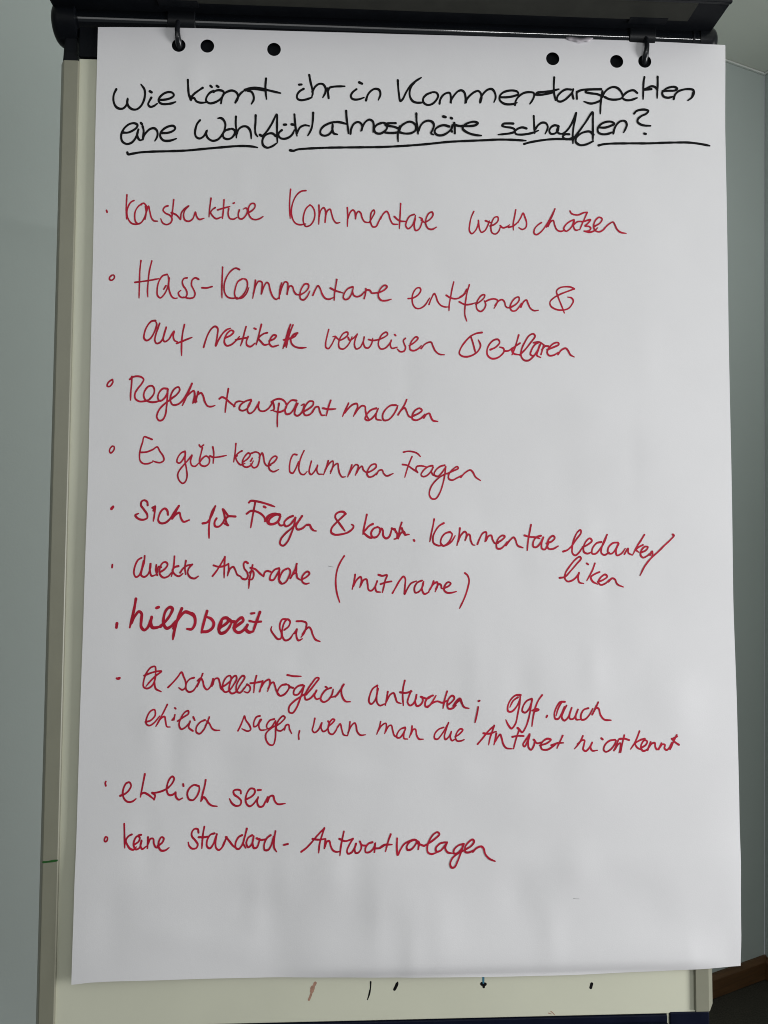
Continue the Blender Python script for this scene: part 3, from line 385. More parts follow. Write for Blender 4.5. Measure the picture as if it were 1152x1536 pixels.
Fragen|r|22 1684 4814 1702 4832 1760 4829 1850 4808 1951 4774/22 1751 4825 1734 4728 1719 4637 1706 4554/22 1841 4774 1856 4765/22 1663 4698 1707 4728 1765 4721 1819 4692 1848 4656 1852 4624/22 1852 4620 1873 4665 1914 4693 1962 4700 2017 4675/22 1998 4697 1941 4678 1898 4638 1895 4602 1924 4592 1974 4612 2010 4657/22 2009 4692 1959 4699 1905 4681 1873 4632 1892 4594 1946 4591 1996 4627 2013 4674/22 2009 4669 1992 4615 2014 4579 2059 4588/22 2143 4679 2094 4657 2053 4610 2068 4570 2113 4588 2161 4652/22 2168 4661 2154 4579 2126 4494 2084 4404 2043 4368 2013 4386 2019 4434 2065 4494 2131 4552 2202 4625 2238 4679/22 2238 4679 2202 4625 2176 4567 2191 4538 2239 4549 2284 4589/22 2288 4586 2316 4586 2335 4550 2360 4528 2385 4523
&|r|22 2689 4704 2666 4724 2622 4722 2586 4696 2583 4663 2618 4613 2682 4526/22 2689 4704 2644 4660 2591 4609 2546 4554 2541 4509 2577 4486 2646 4490 2718 4512 2768 4556 2772 4581 2754 4592
konstr.|r|22 2911 4698 2895 4620 2881 4556 2872 4491/22 2975 4600 2935 4578 2892 4529 2877 4516 2914 4475 2954 4455 2994 4463/22 3026 4568 2986 4553 2957 4506 2972 4462 3012 4463 3048 4512 3048 4554 3022 4568/22 3048 4517 3066 4554 3080 4530 3084 4476 3113 4449 3146 4467 3175 4554/22 3175 4554 3211 4531 3230 4495 3226 4453 3199 4442/22 3204 4549 3217 4513/22 3277 4617 3259 4558 3241 4446/22 3244 4464 3277 4513 3303 4519 3314 4486 3328 4490 3354 4492/22 3277 4559 3299 4504/22 3405 4434 3410 4425
Kommentare|r|20 3618 4654 3605 4581 3587 4499 3572 4417/20 3719 4613 3669 4582 3627 4523 3605 4463 3612 4403 3656 4378 3711 4378/20 3785 4520 3737 4506 3696 4458 3687 4403 3715 4374 3760 4400 3797 4455 3807 4500 3785 4520/20 3715 4373 3760 4389 3803 4422 3840 4481/20 3890 4561 3880 4474 3858 4379/20 3871 4419 3902 4488 3943 4525 3961 4501 3944 4428/20 3946 4437 3976 4496 3994 4489 4005 4429 4027 4387 4049 4383/20 4075 4392 4101 4456 4135 4511 4168 4521 4171 4484 4156 4420/20 4164 4429 4194 4479 4223 4486 4238 4439 4263 4403 4295 4403/20 4289 4410 4341 4443 4368 4476 4345 4487 4304 4461 4278 4403 4285 4351 4322 4348 4363 4381 4393 4421/20 4378 4381 4425 4440 4462 4468 4482 4440 4504 4382 4560 4358/20 4648 4602 4631 4514 4616 4432 4606 4331/20 4579 4488 4629 4474 4694 4469 4740 4456/20 4753 4486 4703 4469 4671 4419 4671 4371 4702 4364 4745 4405 4776 4467/20 4779 4469 4760 4405 4764 4350 4793 4341 4823 4383 4839 4427/20 4814 4405 4870 4427 4902 4464 4884 4486 4843 4457 4820 4396 4834 4350 4879 4347 4939 4378
bedanken/|r|20 4990 4320 5033 4335 5079 4375 5132 4449 5182 4519 5177 4549 5146 4527 5108 4453 5087 4366 5090 4302 5119 4280 5156 4306 5194 4361/20 5198 4367 5255 4395 5299 4435 5277 4461 5237 4431 5209 4372 5212 4317 5249 4299 5298 4318/20 5401 4423 5350 4410 5302 4349 5301 4299 5339 4299 5387 4349 5435 4423 5464 4501/20 5464 4501 5435 4442 5406 4368 5400 4307 5433 4285 5486 4313/20 5581 4418 5525 4411 5475 4359 5475 4307 5512 4300 5554 4344 5585 4411/20 5588 4405 5558 4332 5568 4282 5617 4301 5659 4356/20 5649 4295 5689 4356 5692 4308 5733 4286/20 5867 4503 5829 4443 5781 4369 5742 4294/20 5850 4394 5794 4364 5775 4342 5804 4316/20 5828 4438 5794 4393/20 5827 4312 5883 4338 5903 4372 5869 4375 5831 4333 5823 4287 5849 4259 5892 4276 5930 4309/20 5924 4287 5947 4328 5954 4295 5946 4276/20 6175 4506 6186 4495 6148 4450 6082 4389 6015 4324 5929 4246 5866 4167 5815 4069
liken|r|20 4950 4042 5006 4053 5068 4115 5133 4189 5180 4247 5167 4266 5124 4240 5059 4165 5012 4091 5006 4036 5035 4005 5085 4016 5132 4055 5158 4097/20 5158 4097 5147 4042 5161 3995 5206 3984/20 5241 4196 5256 4185/20 5329 4197 5304 4129 5272 4068 5240 4013/20 5379 4105 5334 4087 5285 4050 5303 4006 5356 3977/20 5360 4000 5422 4024 5462 4057 5442 4079 5398 4054 5365 4000 5390 3969 5441 3984 5484 4024/20 5473 4002 5516 4039 5543 4028 5569 3977 5631 3948
•|r|20 305 4167 302 4137
direkte|r|20 599 4238 564 4216 534 4152 525 4076 547 4040 578 4058 605 4129 617 4209/20 630 4258 625 4183 602 4103 599 4058 631 4042 666 4067 690 4130 696 4181/20 689 4178 686 4112 705 4053 747 4064/20 751 4165 746 4112 762 4059/20 758 4085 774 4148 799 4142/20 787 4089 839 4125 865 4171 843 4196 812 4183 785 4125 790 4068 824 4036 871 4047 905 4086/20 933 4255 927 4157 906 4047/20 974 4154 939 4143 915 4113 941 4068 981 4050 1021 4077/20 1050 4211 1041 4140 1050 4068/20 993 4086 1024 4131 1067 4161 1115 4172/20 1115 4172 1080 4131 1070 4083 1096 4040 1140 4027 1179 4051
Ansprache|r|20 1322 4051 1363 4105 1408 4180 1446 4252/20 1446 4252 1442 4159 1441 4033/20 1332 4162 1386 4148 1448 4159 1483 4180/20 1483 4180 1487 4123 1476 4055/20 1481 4084 1505 4132 1533 4148 1555 4114 1577 4066 1613 4048/20 1682 4186 1657 4202 1640 4181 1647 4132 1676 4091 1684 4048 1663 4020 1628 4027 1606 4052/20 1732 4168 1719 4106 1702 4025 1695 3927/20 1701 4088 1733 4106 1745 4066 1727 4020 1690 4020/20 1711 4138 1760 4124 1809 4079 1845 4049/20 1845 4049 1858 4092 1880 4106 1916 4099/20 2005 4135 1962 4121 1920 4067 1913 4017 1945 4013 1980 4062 2008 4121/20 2010 4124 2005 4071 2004 4017 2029 3985/20 2089 4132 2049 4110 2018 4056 2008 3999 2033 3974 2072 3990 2107 4049 2121 4103 2099 4136 2081 4121/20 2188 4183 2171 4129 2143 4071 2118 4031/20 2122 4031 2154 4075 2182 4085 2193 4039 2226 4014/20 2233 4017 2287 4044 2319 4080 2301 4102 2265 4080 2240 4032 2251 3990 2284 3974 2316 3982/20 2183 4170 2182 4089
(|r|20 2678 4265 2645 4213 2610 4135 2593 4045 2593 3955 2608 3865 2634 3785
mit|r|20 2793 4073 2784 4010 2763 3918/20 2774 3950 2809 4015 2849 4048 2860 4019 2842 3936/20 2849 3954 2881 4015 2910 4023 2923 3974 2933 3915 2960 3904 2996 3938 3023 4005/20 3023 4005 3005 3944 3016 3897 3056 3890/20 3037 4070 3077 4059 3124 4067 3106 4011 3092 3947 3077 3886/20 3059 3973 3113 3991 3171 4002
Name|r|20 3182 3879 3213 3933 3258 4011 3298 4053 3316 4029 3313 3957 3309 3870 3331 3912 3376 3981 3432 4006/20 3491 4012 3440 3988 3411 3930 3422 3885 3462 3898 3498 3952 3509 4003/20 3505 3993 3491 3921 3516 3872 3564 3891/20 3613 4006 3593 3952 3558 3891/20 3571 3916 3613 3976 3649 3994 3655 3963 3629 3894/20 3636 3923 3669 3976 3691 3963 3698 3931 3728 3927/20 3722 3934 3768 3952 3793 3981 3768 3996 3735 3967 3722 3916 3750 3887 3795 3884 3852 3898
)|r|20 3942 4090 3969 4067 3986 4013 3973 3940 3941 3840 3886 3723
•|r|31 364 3568 359 3525
hilfsbereit|r|31 550 3819 535 3721 513 3615 493 3525/31 507 3571 540 3638 584 3688 610 3668 608 3598 609 3532 640 3500 676 3527 700 3589 713 3633/31 713 3633 707 3571 722 3527 763 3525 806 3539/31 761 3725 782 3734/31 803 3536 855 3589 901 3656 922 3716 899 3734 860 3704 836 3633 838 3557 868 3518 912 3539 963 3598/31 1017 3720 989 3651 964 3571 944 3483 932 3405/31 937 3518 964 3575 1001 3638 1050 3684 1094 3674 1135 3642/31 1085 3677 1129 3663 1153 3615 1150 3553 1120 3509 1074 3511/31 1275 3695 1255 3624 1235 3544 1219 3472/31 1229 3482 1282 3486 1331 3521 1344 3571 1315 3615 1276 3633/31 1401 3521 1449 3549 1489 3588 1483 3620 1442 3620 1408 3574 1395 3509 1413 3468 1455 3475 1497 3517 1524 3571/31 1422 3588 1409 3517/31 1496 3606 1528 3585 1554 3585/31 1550 3521 1599 3556 1645 3597 1630 3627 1591 3602 1557 3553 1557 3500 1597 3473 1646 3496 1688 3553/31 1688 3553 1674 3508 1703 3478 1749 3485/31 1814 3684 1793 3624 1769 3553 1746 3482/22 1709 3592 1767 3581 1826 3586/22 1725 3668 1757 3673
sein|r|20 2082 3609 2046 3609 2022 3570 2019 3517 2037 3463 2031 3413 2001 3406 1965 3442 1928 3503 1937 3535/20 2065 3499 2111 3538 2123 3588 2096 3609 2065 3574 2044 3499 2048 3428 2077 3392 2120 3406 2160 3463/20 2167 3463 2195 3508/20 2195 3508 2189 3445 2211 3392 2253 3409/20 2191 3588 2252 3588 2291 3570 2285 3507 2267 3463 2239 3424/20 2253 3454 2285 3502 2320 3527 2342 3502 2357 3454 2388 3400 2433 3381
•|r|19 373 3011 386 3005 400 3007 406 3016 392 3016 379 3009 396 3011
&|r|19 765 3091 758 3129 717 3122 671 3064 645 2985 646 2924 681 2908 730 2936 760 3003 766 3082/19 649 3038 710 3063 771 3080 823 3082 772 3041 715 2985 669 2929/19 766 3047 755 2968 769 2906 822 2876
schnellst-|r|19 891 2918 939 2967 987 3023 1025 3072 1047 3028 1069 2970 1067 2917 1037 2893 1001 2914/19 1153 3016 1111 3002 1076 2958 1074 2900 1102 2872 1143 2882 1182 2935 1220 3010/19 1240 3057 1223 3010 1203 2966 1186 2922/19 1188 2984 1220 3010 1241 2984 1256 2927 1285 2895 1319 2922 1346 3004/19 1346 3004 1335 2930/19 1344 2944 1364 3001 1396 3008 1414 2965 1429 2904 1459 2880/19 1432 2916 1488 2951 1530 2996 1518 3035 1483 3021 1452 2969 1443 2903 1472 2868 1512 2885 1552 2938 1586 3008 1575 3035 1543 3014 1516 2947 1512 2885 1535 2855 1574 2866 1622 2938 1667 3020 1649 3035 1611 2996 1583 2929 1588 2876 1623 2862 1661 2902 1693 2946/19 1693 2946 1718 2928 1725 2893 1701 2862 1665 2872/19 1787 3034 1770 2963 1761 2861/19 1728 2957 1784 2963 1834 2974/19 1851 2981 1838 2931 1821 2871/19 1835 2914 1873 2972 1917 2994 1926 2963 1902 2874/19 1909 2901 1935 2954 1961 2966 1976 2931 1994 2874 2025 2835
möglich|r|20 2090 2944 2047 2935 2012 2895 2002 2853 2030 2828 2073 2842 2111 2887 2125 2926 2089 2948/20 2122 2917 2161 2908/20 2103 3039 2165 3027 2242 3025/20 2260 2936 2214 2926 2172 2882 2172 2841 2208 2838 2250 2887 2275 2933/20 2275 2929 2256 2858 2230 2781 2199 2705 2160 2653 2125 2662 2124 2715 2168 2767 2238 2816 2304 2858/20 2297 2837 2350 2899 2397 2960 2427 3004 2402 3010 2356 2957 2309 2886 2283 2828 2294 2788 2336 2798 2381 2845 2407 2886/20 2403 2881 2382 2828 2404 2792 2447 2805/20 2496 2917 2508 2910/20 2553 2907 2500 2886 2457 2833 2447 2787 2476 2762 2518 2779 2559 2832 2575 2892/20 2683 2941 2648 2885 2607 2827 2554 2809/20 2595 2814 2639 2871 2675 2924/20 2667 2924 2657 2871 2672 2809 2703 2768 2751 2764
antworten;|r|20 3030 2929 2983 2896 2951 2825 2944 2763 2966 2738 3002 2770 3027 2842 3030 2922/20 3037 2895 3023 2825 3027 2754 3056 2723 3110 2741/20 3138 2865 3127 2797 3113 2723/20 3124 2762 3163 2833 3199 2850 3217 2806 3236 2758 3275 2743/20 3314 2978 3296 2894 3293 2805 3300 2722/20 3268 2857 3322 2850 3385 2867/20 3379 2871 3354 2805 3344 2752 3369 2721 3405 2742 3434 2804 3437 2831/20 3437 2831 3423 2760 3441 2715 3477 2727 3503 2773 3488 2813/20 3484 2809 3548 2791 3602 2821/20 3608 2823 3561 2803 3528 2755 3532 2709 3568 2716 3611 2773 3640 2821/20 3550 2702 3611 2749 3657 2762 3706 2747 3760 2772/20 3756 2865 3731 2784 3713 2690/20 3764 2725 3803 2754 3832 2796 3811 2820 3774 2789 3756 2731 3771 2686 3811 2689 3851 2721/20 3825 2704 3856 2748 3892 2771 3910 2739 3937 2700 3982 2689/20 3820 2713 3853 2763 3889 2790 3907 2754 3925 2709 3965 2690/20 4084 2763 4093 2768/20 4080 2704 4066 2629 4046 2543
ggf.|r|20 4527 2822 4476 2820 4424 2778 4390 2707 4394 2657 4430 2653 4478 2697 4516 2768 4527 2816/20 4524 2813 4516 2733 4496 2635 4470 2528 4428 2479 4397 2511 4369 2568/20 4498 2799 4448 2764 4412 2698/20 4644 2784 4593 2763 4552 2706 4544 2656 4573 2641 4614 2679 4647 2768/20 4647 2777 4632 2688 4609 2581 4576 2488 4539 2438 4517 2465 4501 2485/20 4753 2822 4713 2768 4679 2688 4657 2598 4643 2500/20 4648 2661 4685 2679 4716 2670 4666 2648/20 4676 2666 4694 2666/20 4805 2610 4796 2592
auch|r|20 4992 2751 4942 2747 4903 2695 4880 2624 4891 2576 4920 2575 4959 2632 4987 2704/20 4960 2749 4923 2686 4898 2606/20 5010 2713 4978 2650 4959 2588 4986 2557 5023 2587 5051 2646 5065 2689/20 5065 2689 5042 2623 5045 2575 5078 2574 5112 2622 5131 2671/20 5131 2671 5108 2613 5111 2569 5148 2565/20 5242 2684 5193 2667 5162 2613 5167 2566 5203 2568 5248 2609 5289 2680/20 5347 2745 5319 2684 5281 2616/20 5281 2616 5328 2687 5352 2675 5370 2612 5411 2564 5481 2557/20 5329 2711 5291 2639
ehrlich|r|18 672 2572 724 2588 768 2639 759 2695 721 2680 685 2616 679 2558 711 2536 759 2563 814 2631/18 887 2746 853 2673 815 2600 777 2526/18 790 2548 823 2603 861 2624 872 2578 887 2522 918 2518/18 964 2710 971 2703/18 965 2642 955 2589/18 938 2587 958 2615/18 994 2577 1050 2616 1103 2654 1099 2682 1064 2665 1024 2602 1009 2537 1031 2497 1073 2514 1121 2572/18 1121 2577 1108 2514 1149 2479/18 1152 2619 1167 2587/18 1270 2588 1223 2566 1185 2514 1186 2465 1218 2450 1259 2489 1293 2558/18 1314 2618 1300 2576 1276 2527/18 1293 2576 1318 2548 1341 2505 1371 2484 1420 2483
sagen,|r|18 1605 2475 1631 2528 1658 2598 1669 2626 1683 2585 1723 2527 1734 2488 1706 2471 1645 2496/18 1827 2625 1792 2614 1765 2558 1769 2516 1797 2526 1831 2593/18 1842 2590 1816 2537 1833 2484 1893 2484/18 1973 2592 1927 2578 1896 2526 1907 2494 1945 2511 1984 2574/18 1987 2574 1988 2487 1986 2399 1965 2332 1930 2332 1894 2378 1890 2443 1932 2490 2002 2536/18 1998 2525 2046 2560 2083 2606 2065 2623 2029 2595 1998 2536 2002 2483 2041 2472 2077 2500/18 2077 2482 2094 2528 2119 2535 2130 2489 2153 2443/18 2233 2471 2224 2429 2227 2387
wenn|r|18 2388 2597 2375 2528 2364 2476 2386 2453 2425 2480 2456 2551/18 2460 2551 2453 2498 2475 2463 2510 2480 2542 2532/18 2524 2568 2538 2545/18 2531 2518 2570 2550 2591 2580 2573 2589 2542 2557 2524 2501 2539 2445 2571 2434 2603 2469 2620 2504/18 2620 2504 2649 2539 2663 2491 2685 2429 2721 2418/18 2749 2561 2742 2491 2725 2420/18 2731 2450 2763 2517 2799 2548 2813 2516 2824 2460 2857 2424 2910 2427
man|r|18 3065 2559 3053 2506 3025 2430/18 3039 2465 3075 2518 3118 2542 3125 2505 3107 2436/18 3114 2454 3150 2514 3175 2521 3190 2469 3208 2416 3247 2395/18 3319 2498 3272 2481 3237 2434 3233 2396 3262 2393 3298 2433 3323 2491/18 3323 2486 3305 2428 3309 2385 3345 2379/18 3391 2512 3384 2455 3363 2395/18 3377 2427 3409 2480 3427 2476 3438 2419 3464 2378 3507 2376
die|r|18 3720 2494 3666 2473 3626 2424 3626 2381 3655 2374 3695 2416 3738 2481 3771 2543/18 3771 2543 3746 2472 3728 2402 3738 2370 3771 2394 3800 2451/18 3800 2451 3789 2392 3807 2358 3840 2372/18 3840 2397 3887 2427 3919 2468 3898 2479 3861 2445 3843 2392 3858 2356 3898 2354 3934 2368
Antwort|r|20 4073 2320 4124 2379 4182 2450 4247 2512/20 4247 2512 4226 2450 4204 2387 4188 2312/20 4135 2432 4191 2427 4269 2451/20 4269 2431 4258 2369 4244 2312/20 4255 2344 4284 2390 4309 2419 4324 2383 4342 2318 4373 2279 4433 2271/20 4506 2456 4480 2385 4462 2323 4449 2271/20 4492 2485 4517 2460/20 4437 2393 4491 2403 4555 2401/20 4619 2420 4579 2363 4549 2313 4564 2292 4593 2338 4619 2409 4604 2345 4608 2281 4633 2259 4663 2304 4674 2357/20 4663 2362 4696 2326 4738 2333/20 4728 2303 4802 2326 4842 2361 4811 2372 4765 2351 4736 2308 4747 2265 4802 2258 4860 2289 4912 2332/20 4967 2403 4945 2355 4922 2310 4906 2271/20 4847 2304 4911 2325 4974 2328
nicht|r|20 5180 2398 5157 2348 5127 2306 5090 2265/20 5124 2313 5172 2353 5198 2351 5190 2305 5182 2259 5208 2241 5245 2272 5278 2329/20 5278 2329 5260 2281 5278 2245 5333 2248/20 5377 2371 5390 2360/20 5523 2355 5464 2345 5415 2303 5400 2253 5422 2231 5470 2252 5519 2309 5534 2350/20 5556 2350 5537 2301 5509 2243/20 5518 2255 5556 2308 5578 2319 5578 2269 5564 2219/20 5622 2401 5605 2336 5589 2269 5581 2222/20 5571 2362 5622 2365 5672 2350
kennt|r|20 5785 2441 5755 2366 5725 2309 5687 2255/20 5840 2362 5790 2348 5739 2312 5758 2272 5802 2247/20 5802 2268 5851 2299 5866 2333 5840 2347 5810 2317 5798 2272 5820 2236 5863 2250 5895 2298/20 5903 2329 5880 2271 5869 2243/20 5880 2268 5914 2311 5947 2318 5951 2280 5969 2249 5995 2271 6018 2315/20 6018 2315 5987 2249/20 5999 2270 6028 2303 6054 2299 6050 2261 6072 2243 6104 2270 6128 2324/20 6181 2400 6147 2333 6124 2279 6109 2248/20 6129 2360 6160 2327 6202 2298/20 6140 2360 6184 2385
•|r|20 287 1980 282 1963 288 1937
ehrlich|r|20 434 1837 486 1859 525 1898 541 1939 523 1970 492 1960 466 1910 460 1850 479 1802 514 1776 557 1780 593 1806/20 676 2052 662 1969 650 1900 637 1823/20 642 1852 671 1865 711 1847 773 1798/20 754 1864 782 1838 773 1795/20 754 1861 806 1867 861 1883 912 1910/20 912 1910 951 1955 969 2002 951 2023 924 1999 901 1939 899 1879 920 1840 955 1840 989 1869/20 986 1864 990 1822 1018 1791 1058 1807/20 1061 1946 1065 1925/20 1218 1923 1173 1936 1128 1907 1104 1850 1123 1793 1163 1785 1202 1826 1225 1891 1221 1923/20 1286 1985 1277 1925 1260 1856 1241 1769/20 1244 1778 1268 1812 1293 1789 1318 1750 1353 1725 1403 1717
sein|r|20 1642 1841 1638 1870 1602 1881 1567 1867 1575 1832 1617 1801 1646 1766 1636 1727 1597 1717 1555 1742 1528 1789/20 1704 1786 1751 1811 1783 1849 1779 1884 1740 1891 1708 1853 1691 1793 1699 1741 1731 1713 1770 1735 1810 1793/20 1818 1805 1808 1753 1830 1709 1865 1712 1893 1761 1915 1810/20 1814 1875 1844 1877/20 1928 1804 1912 1761/20 1911 1752 1942 1813 1970 1817 1985 1769 2017 1734 2093 1739
•|r|20 301 1433 289 1415 292 1389 309 1389 319 1413 315 1430 297 1433
keine|r|20 481 1561 487 1438 492 1323/20 559 1454 528 1438 502 1396 517 1353 546 1315 580 1304 607 1331/20 589 1355 629 1384 638 1421 614 1436 588 1402 579 1352 601 1307 636 1319 660 1383/20 656 1392 647 1341 665 1308 705 1334/20 628 1444 651 1448/20 719 1424 718 1365 716 1314/20 720 1356 745 1407 771 1407 781 1355 803 1321 834 1321/20 820 1336 864 1370 877 1410 856 1423 832 1389 827 1333 852 1292 893 1291 932 1317
Standard-|r|20 1221 1457 1214 1492 1182 1496 1155 1462 1156 1424 1191 1381 1216 1341 1203 1307 1162 1301 1130 1331 1121 1365/20 1279 1516 1266 1439 1261 1370 1257 1299/20 1225 1412 1281 1411 1319 1417/20 1381 1447 1341 1434 1309 1378 1310 1318 1338 1300 1372 1342 1395 1419/20 1405 1439 1393 1367 1401 1302 1429 1281 1463 1311 1487 1365 1504 1408/20 1507 1408 1477 1348 1457 1298/20 1498 1408 1534 1365 1570 1321 1605 1292/20 1661 1425 1626 1406 1596 1350 1600 1298 1628 1288 1662 1328 1686 1393/20 1707 1490 1689 1414 1673 1345 1698 1297/20 1763 1424 1724 1400 1704 1345 1722 1304 1754 1327 1781 1396/20 1777 1413 1767 1344 1782 1296 1810 1301 1834 1361 1841 1392/20 1809 1392 1850 1375 1894 1381/20 1949 1423 1911 1392 1884 1326 1892 1275 1927 1278 1961 1335 1978 1412/20 1998 1464 1985 1378 1986 1300 2012 1258/20 2085 1326 2125 1335
Antwortvorlagen|r|20 2261 1256 2308 1290 2360 1342 2421 1414 2495 1492/20 2495 1492 2471 1419 2447 1333 2439 1246/20 2377 1383 2439 1376 2510 1386/20 2507 1376 2497 1290/20 2500 1304 2524 1359 2546 1362 2560 1316 2582 1273 2617 1255 2656 1258/20 2694 1457 2677 1374 2663 1297 2655 1217/20 2649 1383 2707 1359 2787 1382/20 2787 1382 2752 1324 2727 1261 2738 1234 2773 1244 2808 1298 2819 1332/20 2819 1332 2805 1276 2816 1239 2844 1242 2872 1283 2869 1335/20 2858 1353 2876 1318 2925 1310/20 2986 1344 2943 1328 2915 1283 2919 1245 2954 1245 2997 1282 3018 1337/20 3014 1330 3007 1244/20 3014 1282 3062 1285 3116 1315/20 3174 1421 3153 1366 3135 1306 3121 1249/20 3062 1285 3107 1315 3187 1317/20 3240 1378 3237 1286 3246 1213 3271 1260 3312 1319 3378 1356/20 3419 1360 3371 1340 3339 1296 3346 1262 3381 1264 3424 1305 3442 1349 3419 1363 3389 1361/20 3439 1349 3464 1333 3457 1264/20 3457 1321 3517 1296/20 3517 1296 3580 1331 3640 1373 3676 1410 3658 1431 3616 1411 3571 1348 3550 1285 3557 1233 3592 1215 3646 1228/20 3737 1329 3683 1317 3639 1273 3646 1238 3689 1248 3733 1298 3755 1329/20 3755 1329 3736 1271 3761 1229 3819 1218/20 3927 1309 3873 1296 3826 1252 3826 1218 3862 1218 3909 1268 3927 1309/20 3923 1303 3898 1227 3866 1146 3830 1081 3800 1078 3786 1113 3807 1167 3876 1222 3952 1256/20 3945 1254 4006 1290 4035 1332 4021 1353 3981 1329 3941 1278 3944 1230 3984 1226 4034 1250/20 4020 1229 4060 1267 4110 1283 4132 1263 4149 1208 4190 1162 4249 1135"""
def spline(p, step=.0007):
    if len(p) < 3: 
        a, b = Vector(p[0]), Vector(p[-1]); n = max(2, int((b-a).length/step)); return [a.lerp(b, k/n) for k in range(n+1)]
    P = [Vector(q) for q in p]; P = [P[0]*2-P[1]]+P+[P[-1]*2-P[-2]]; out = []
    for i in range(1, len(P)-2):
        p0, p1, p2, p3 = P[i-1:i+3]
        d = max(1e-6, (p2-p1).length); n = max(2, int(d/step))
        # centripetal Catmull-Rom
        t0 = 0; t1 = t0+max(1e-4, (p1-p0).length)**.5; t2 = t1+max(1e-4, d)**.5; t3 = t2+max(1e-4, (p3-p2).length)**.5
        for k in range(n):
            t = t1+(t2-t1)*k/n
            A1 = p0*((t1-t)/(t1-t0))+p1*((t-t0)/(t1-t0)); A2 = p1*((t2-t)/(t2-t1))+p2*((t-t1)/(t2-t1)); A3 = p2*((t3-t)/(t3-t2))+p3*((t-t2)/(t3-t2))
            B1 = A1*((t2-t)/(t2-t0))+A2*((t-t0)/(t2-t0)); B2 = A2*((t3-t)/(t3-t1))+A3*((t-t1)/(t3-t1))
            out.append(B1*((t2-t)/(t2-t1))+B2*((t-t1)/(t2-t1)))
    out.append(P[-2]); return out
rnd = random.Random(4)
def ribbon(V, Fc, pts, w, zbase, surf, black):
    """a felt pen stroke lying on the surface: chisel-ish width, round ends"""
    path = spline(pts); L = [0]
    for a, b in zip(path, path[1:]): L.append(L[-1]+(b-a).length)
    tot = max(L[-1], 1e-5); ph = rnd.random()*6.3; ph2 = rnd.random()*6.3
    n0 = len(V); secs = []; hw = w/2; N = len(path)
    tan = []
    for i in range(N):
        t = path[min(i+1, N-1)]-path[max(i-1, 0)]; tan.append(t.normalized() if t.length > 0 else Vector((1, 0)))
    def sec(c, t, h, s):
        n = Vector((-t.y, t.x))
        for q in (c+n*h, c-n*h): V.append((q.x, q.y, surf(q.x, q.y)+zbase+s*.0008))
        secs.append(len(V)-2)
    for i, c in enumerate(path):
        s = L[i]; t = tan[i]
        ang = math.atan2(t.y, t.x)
        nib = 1.0+.10*math.sin(ang*2+2.4)        # down strokes a bit heavier
        k = 1+.06*math.sin(s*260+ph)+.04*math.sin(s*610+ph2)
        if s < .002: k *= 1.08
        e = tot-s
        if e < .004 and tot > .012: k *= .66+.34*e/.004
        h = hw*k*nib
        if i == 0:
            for a in (80, 55, 28): sec(c-t*h*math.sin(math.radians(a)), t, h*math.cos(math.radians(a)), s)
        sec(c, t, h, s)
        if i == N-1:
            for a in (28, 55, 80): sec(c+t*h*math.sin(math.radians(a)), t, h*math.cos(math.radians(a)), s)
    for a, b in zip(secs, secs[1:]): Fc.append((a, a+1, b+1, b))
def write(name, strokes, m, parent, surf, z0=.00012, label=None):
    V = []; Fc = []
    for j, st in enumerate(strokes):
        w = st[0]/1e4; pts = [(st[k]/1e4, st[k+1]/1e4) for k in range(1, len(st), 2)]
        ribbon(V, Fc, pts, w, z0+j*.000012, surf, m == 'black')
    me = bpy.data.meshes.new(name); me.from_pydata(V, [], [f for f in Fc]); me.update()
    for p in me.polygons: p.use_smooth = True
    o = link(name, me, m, parent)
    if label: o['label'] = label
    return o
for line in INK.strip().split('\n'):
    txt, c, data = line.split('|')
    strokes = [[int(q) for q in s.split()] for s in data.split('/') if s.strip()]
    m = 'black' if c == 'k' else 'red'
    if txt == '_': write('underline', strokes, m, paper, zf)
    elif txt == '\u2022': write('bullet_mark', strokes, m, paper, zf)
    else:
        cname = 'black' if m == 'black' else 'red'
        write('handwritten_word', strokes, m, paper, zf, label='%s handwritten "%s"' % (cname, txt))
# faint pencil ticks on the sheet
for p in (((.5064,.0742),(.5095,.0738),(.5126,.0737)), ((.2510,.4160),(.2540,.4153),(.2565,.4149))):
    write('pencil_tick', [[3]+[int(round(a*1e4)) for q in p for a in q]], 'pencil', paper, zf)
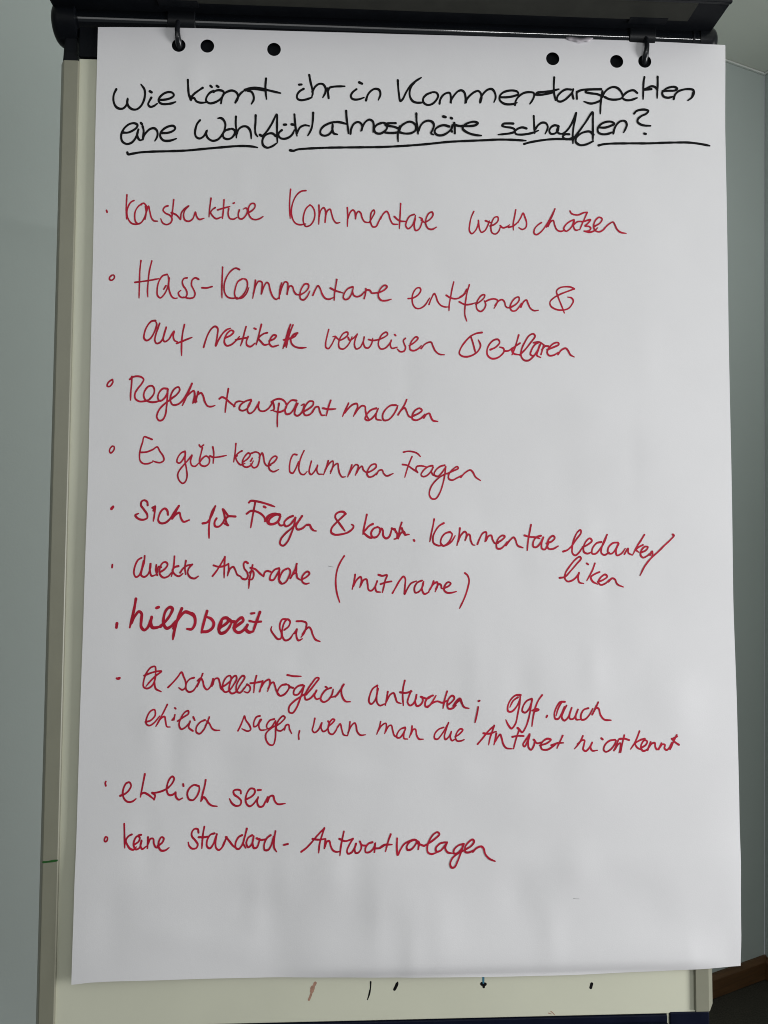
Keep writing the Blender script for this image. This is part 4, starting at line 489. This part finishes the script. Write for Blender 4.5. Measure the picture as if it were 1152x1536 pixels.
# curled bit of torn perforation caught at the top edge
bm = bmesh.new(); top = []; bot = []
for k in range(25):
    u = k/24; x = .5060+.0300*u
    yb = .9922-.0044*math.sin(math.pi*min(1, u*1.02))**.8-.0006*math.sin(u*17)
    top.append(bm.verts.new((x, .9940, .0022+.0006*math.sin(u*9)))); bot.append(bm.verts.new((x, yb, .0022+.0022*math.sin(math.pi*u)+.0004*math.sin(u*21))))
for k in range(24): bm.faces.new((top[k], bot[k], bot[k+1], top[k+1]))
sc = link('torn_scrap', bm, 'scrap', None, True); sc.matrix_world = B2W
s2 = sc.modifiers.new('thickness', 'SOLIDIFY'); s2.thickness = .0002
tag(sc, 'small curled torn scrap under the black clamp bar at the sheet top edge', 'paper scrap')

# ------------------------------------------------------------------ old pen marks on the board and the left profile
fb = lambda x, y: -.004
def mark(strokes, m, parent=board, surf=fb, name='pen_mark', label=None):
    return write(name, [[int(w*10)]+[int(round((c0+(v-c0)*.995)*10)) for v, c0 in zip(p, (273, 432)*20)] for w, p in strokes], m, parent, surf, .0001, label)
mark([(3.2, (241,-10, 239,-14)), (4.6, (238.5,-14.5, 237.6,-18)), (2.4, (238,-17, 236.6,-22, 234.8,-26.5))], 'smear', label='faded brown pen smear')
mark([(1.6, (297.8,-10.0, 297.6,-16, 296.6,-22, 294.6,-27.6)), (1.0, (296.8,-18, 295.6,-24))], 'black', label='long black pen stroke')
mark([(3.0, (325.0,-12.5, 324,-15, 322.3,-18)), (1.4, (325.6,-11, 324.6,-14))], 'black', label='short slanted black pen dash')
mark([(2.6, (414.3,3, 414.3,-13.5))], 'blue', label='thin blue pen line')
mark([(3.2, (413.0,-14.4, 416.0,-14.8)), (2.6, (414.4,-14.8, 414.7,-17.6))], 'black', label='black blot at the end of the blue line')
mark([(3.6, (527.8,-16.8, 526.8,-20.6))], 'black', label='black pen dot')
mark([(.8, (484.5,-43.5, 486.5,-45.0, 488.5,-47.2)), (.7, (482,-45.2, 485,-46.2))], 'smear', label='faint brown scratch')
mark([(1.7, (-34.0,116.3, -29,116.6, -24,117.6, -20.0,118.0)), (1.5, (-34.0,116.0, -26,116.7, -20.2,117.3))], 'green', fL, lambda x, y: -.0006, label='green pen line')
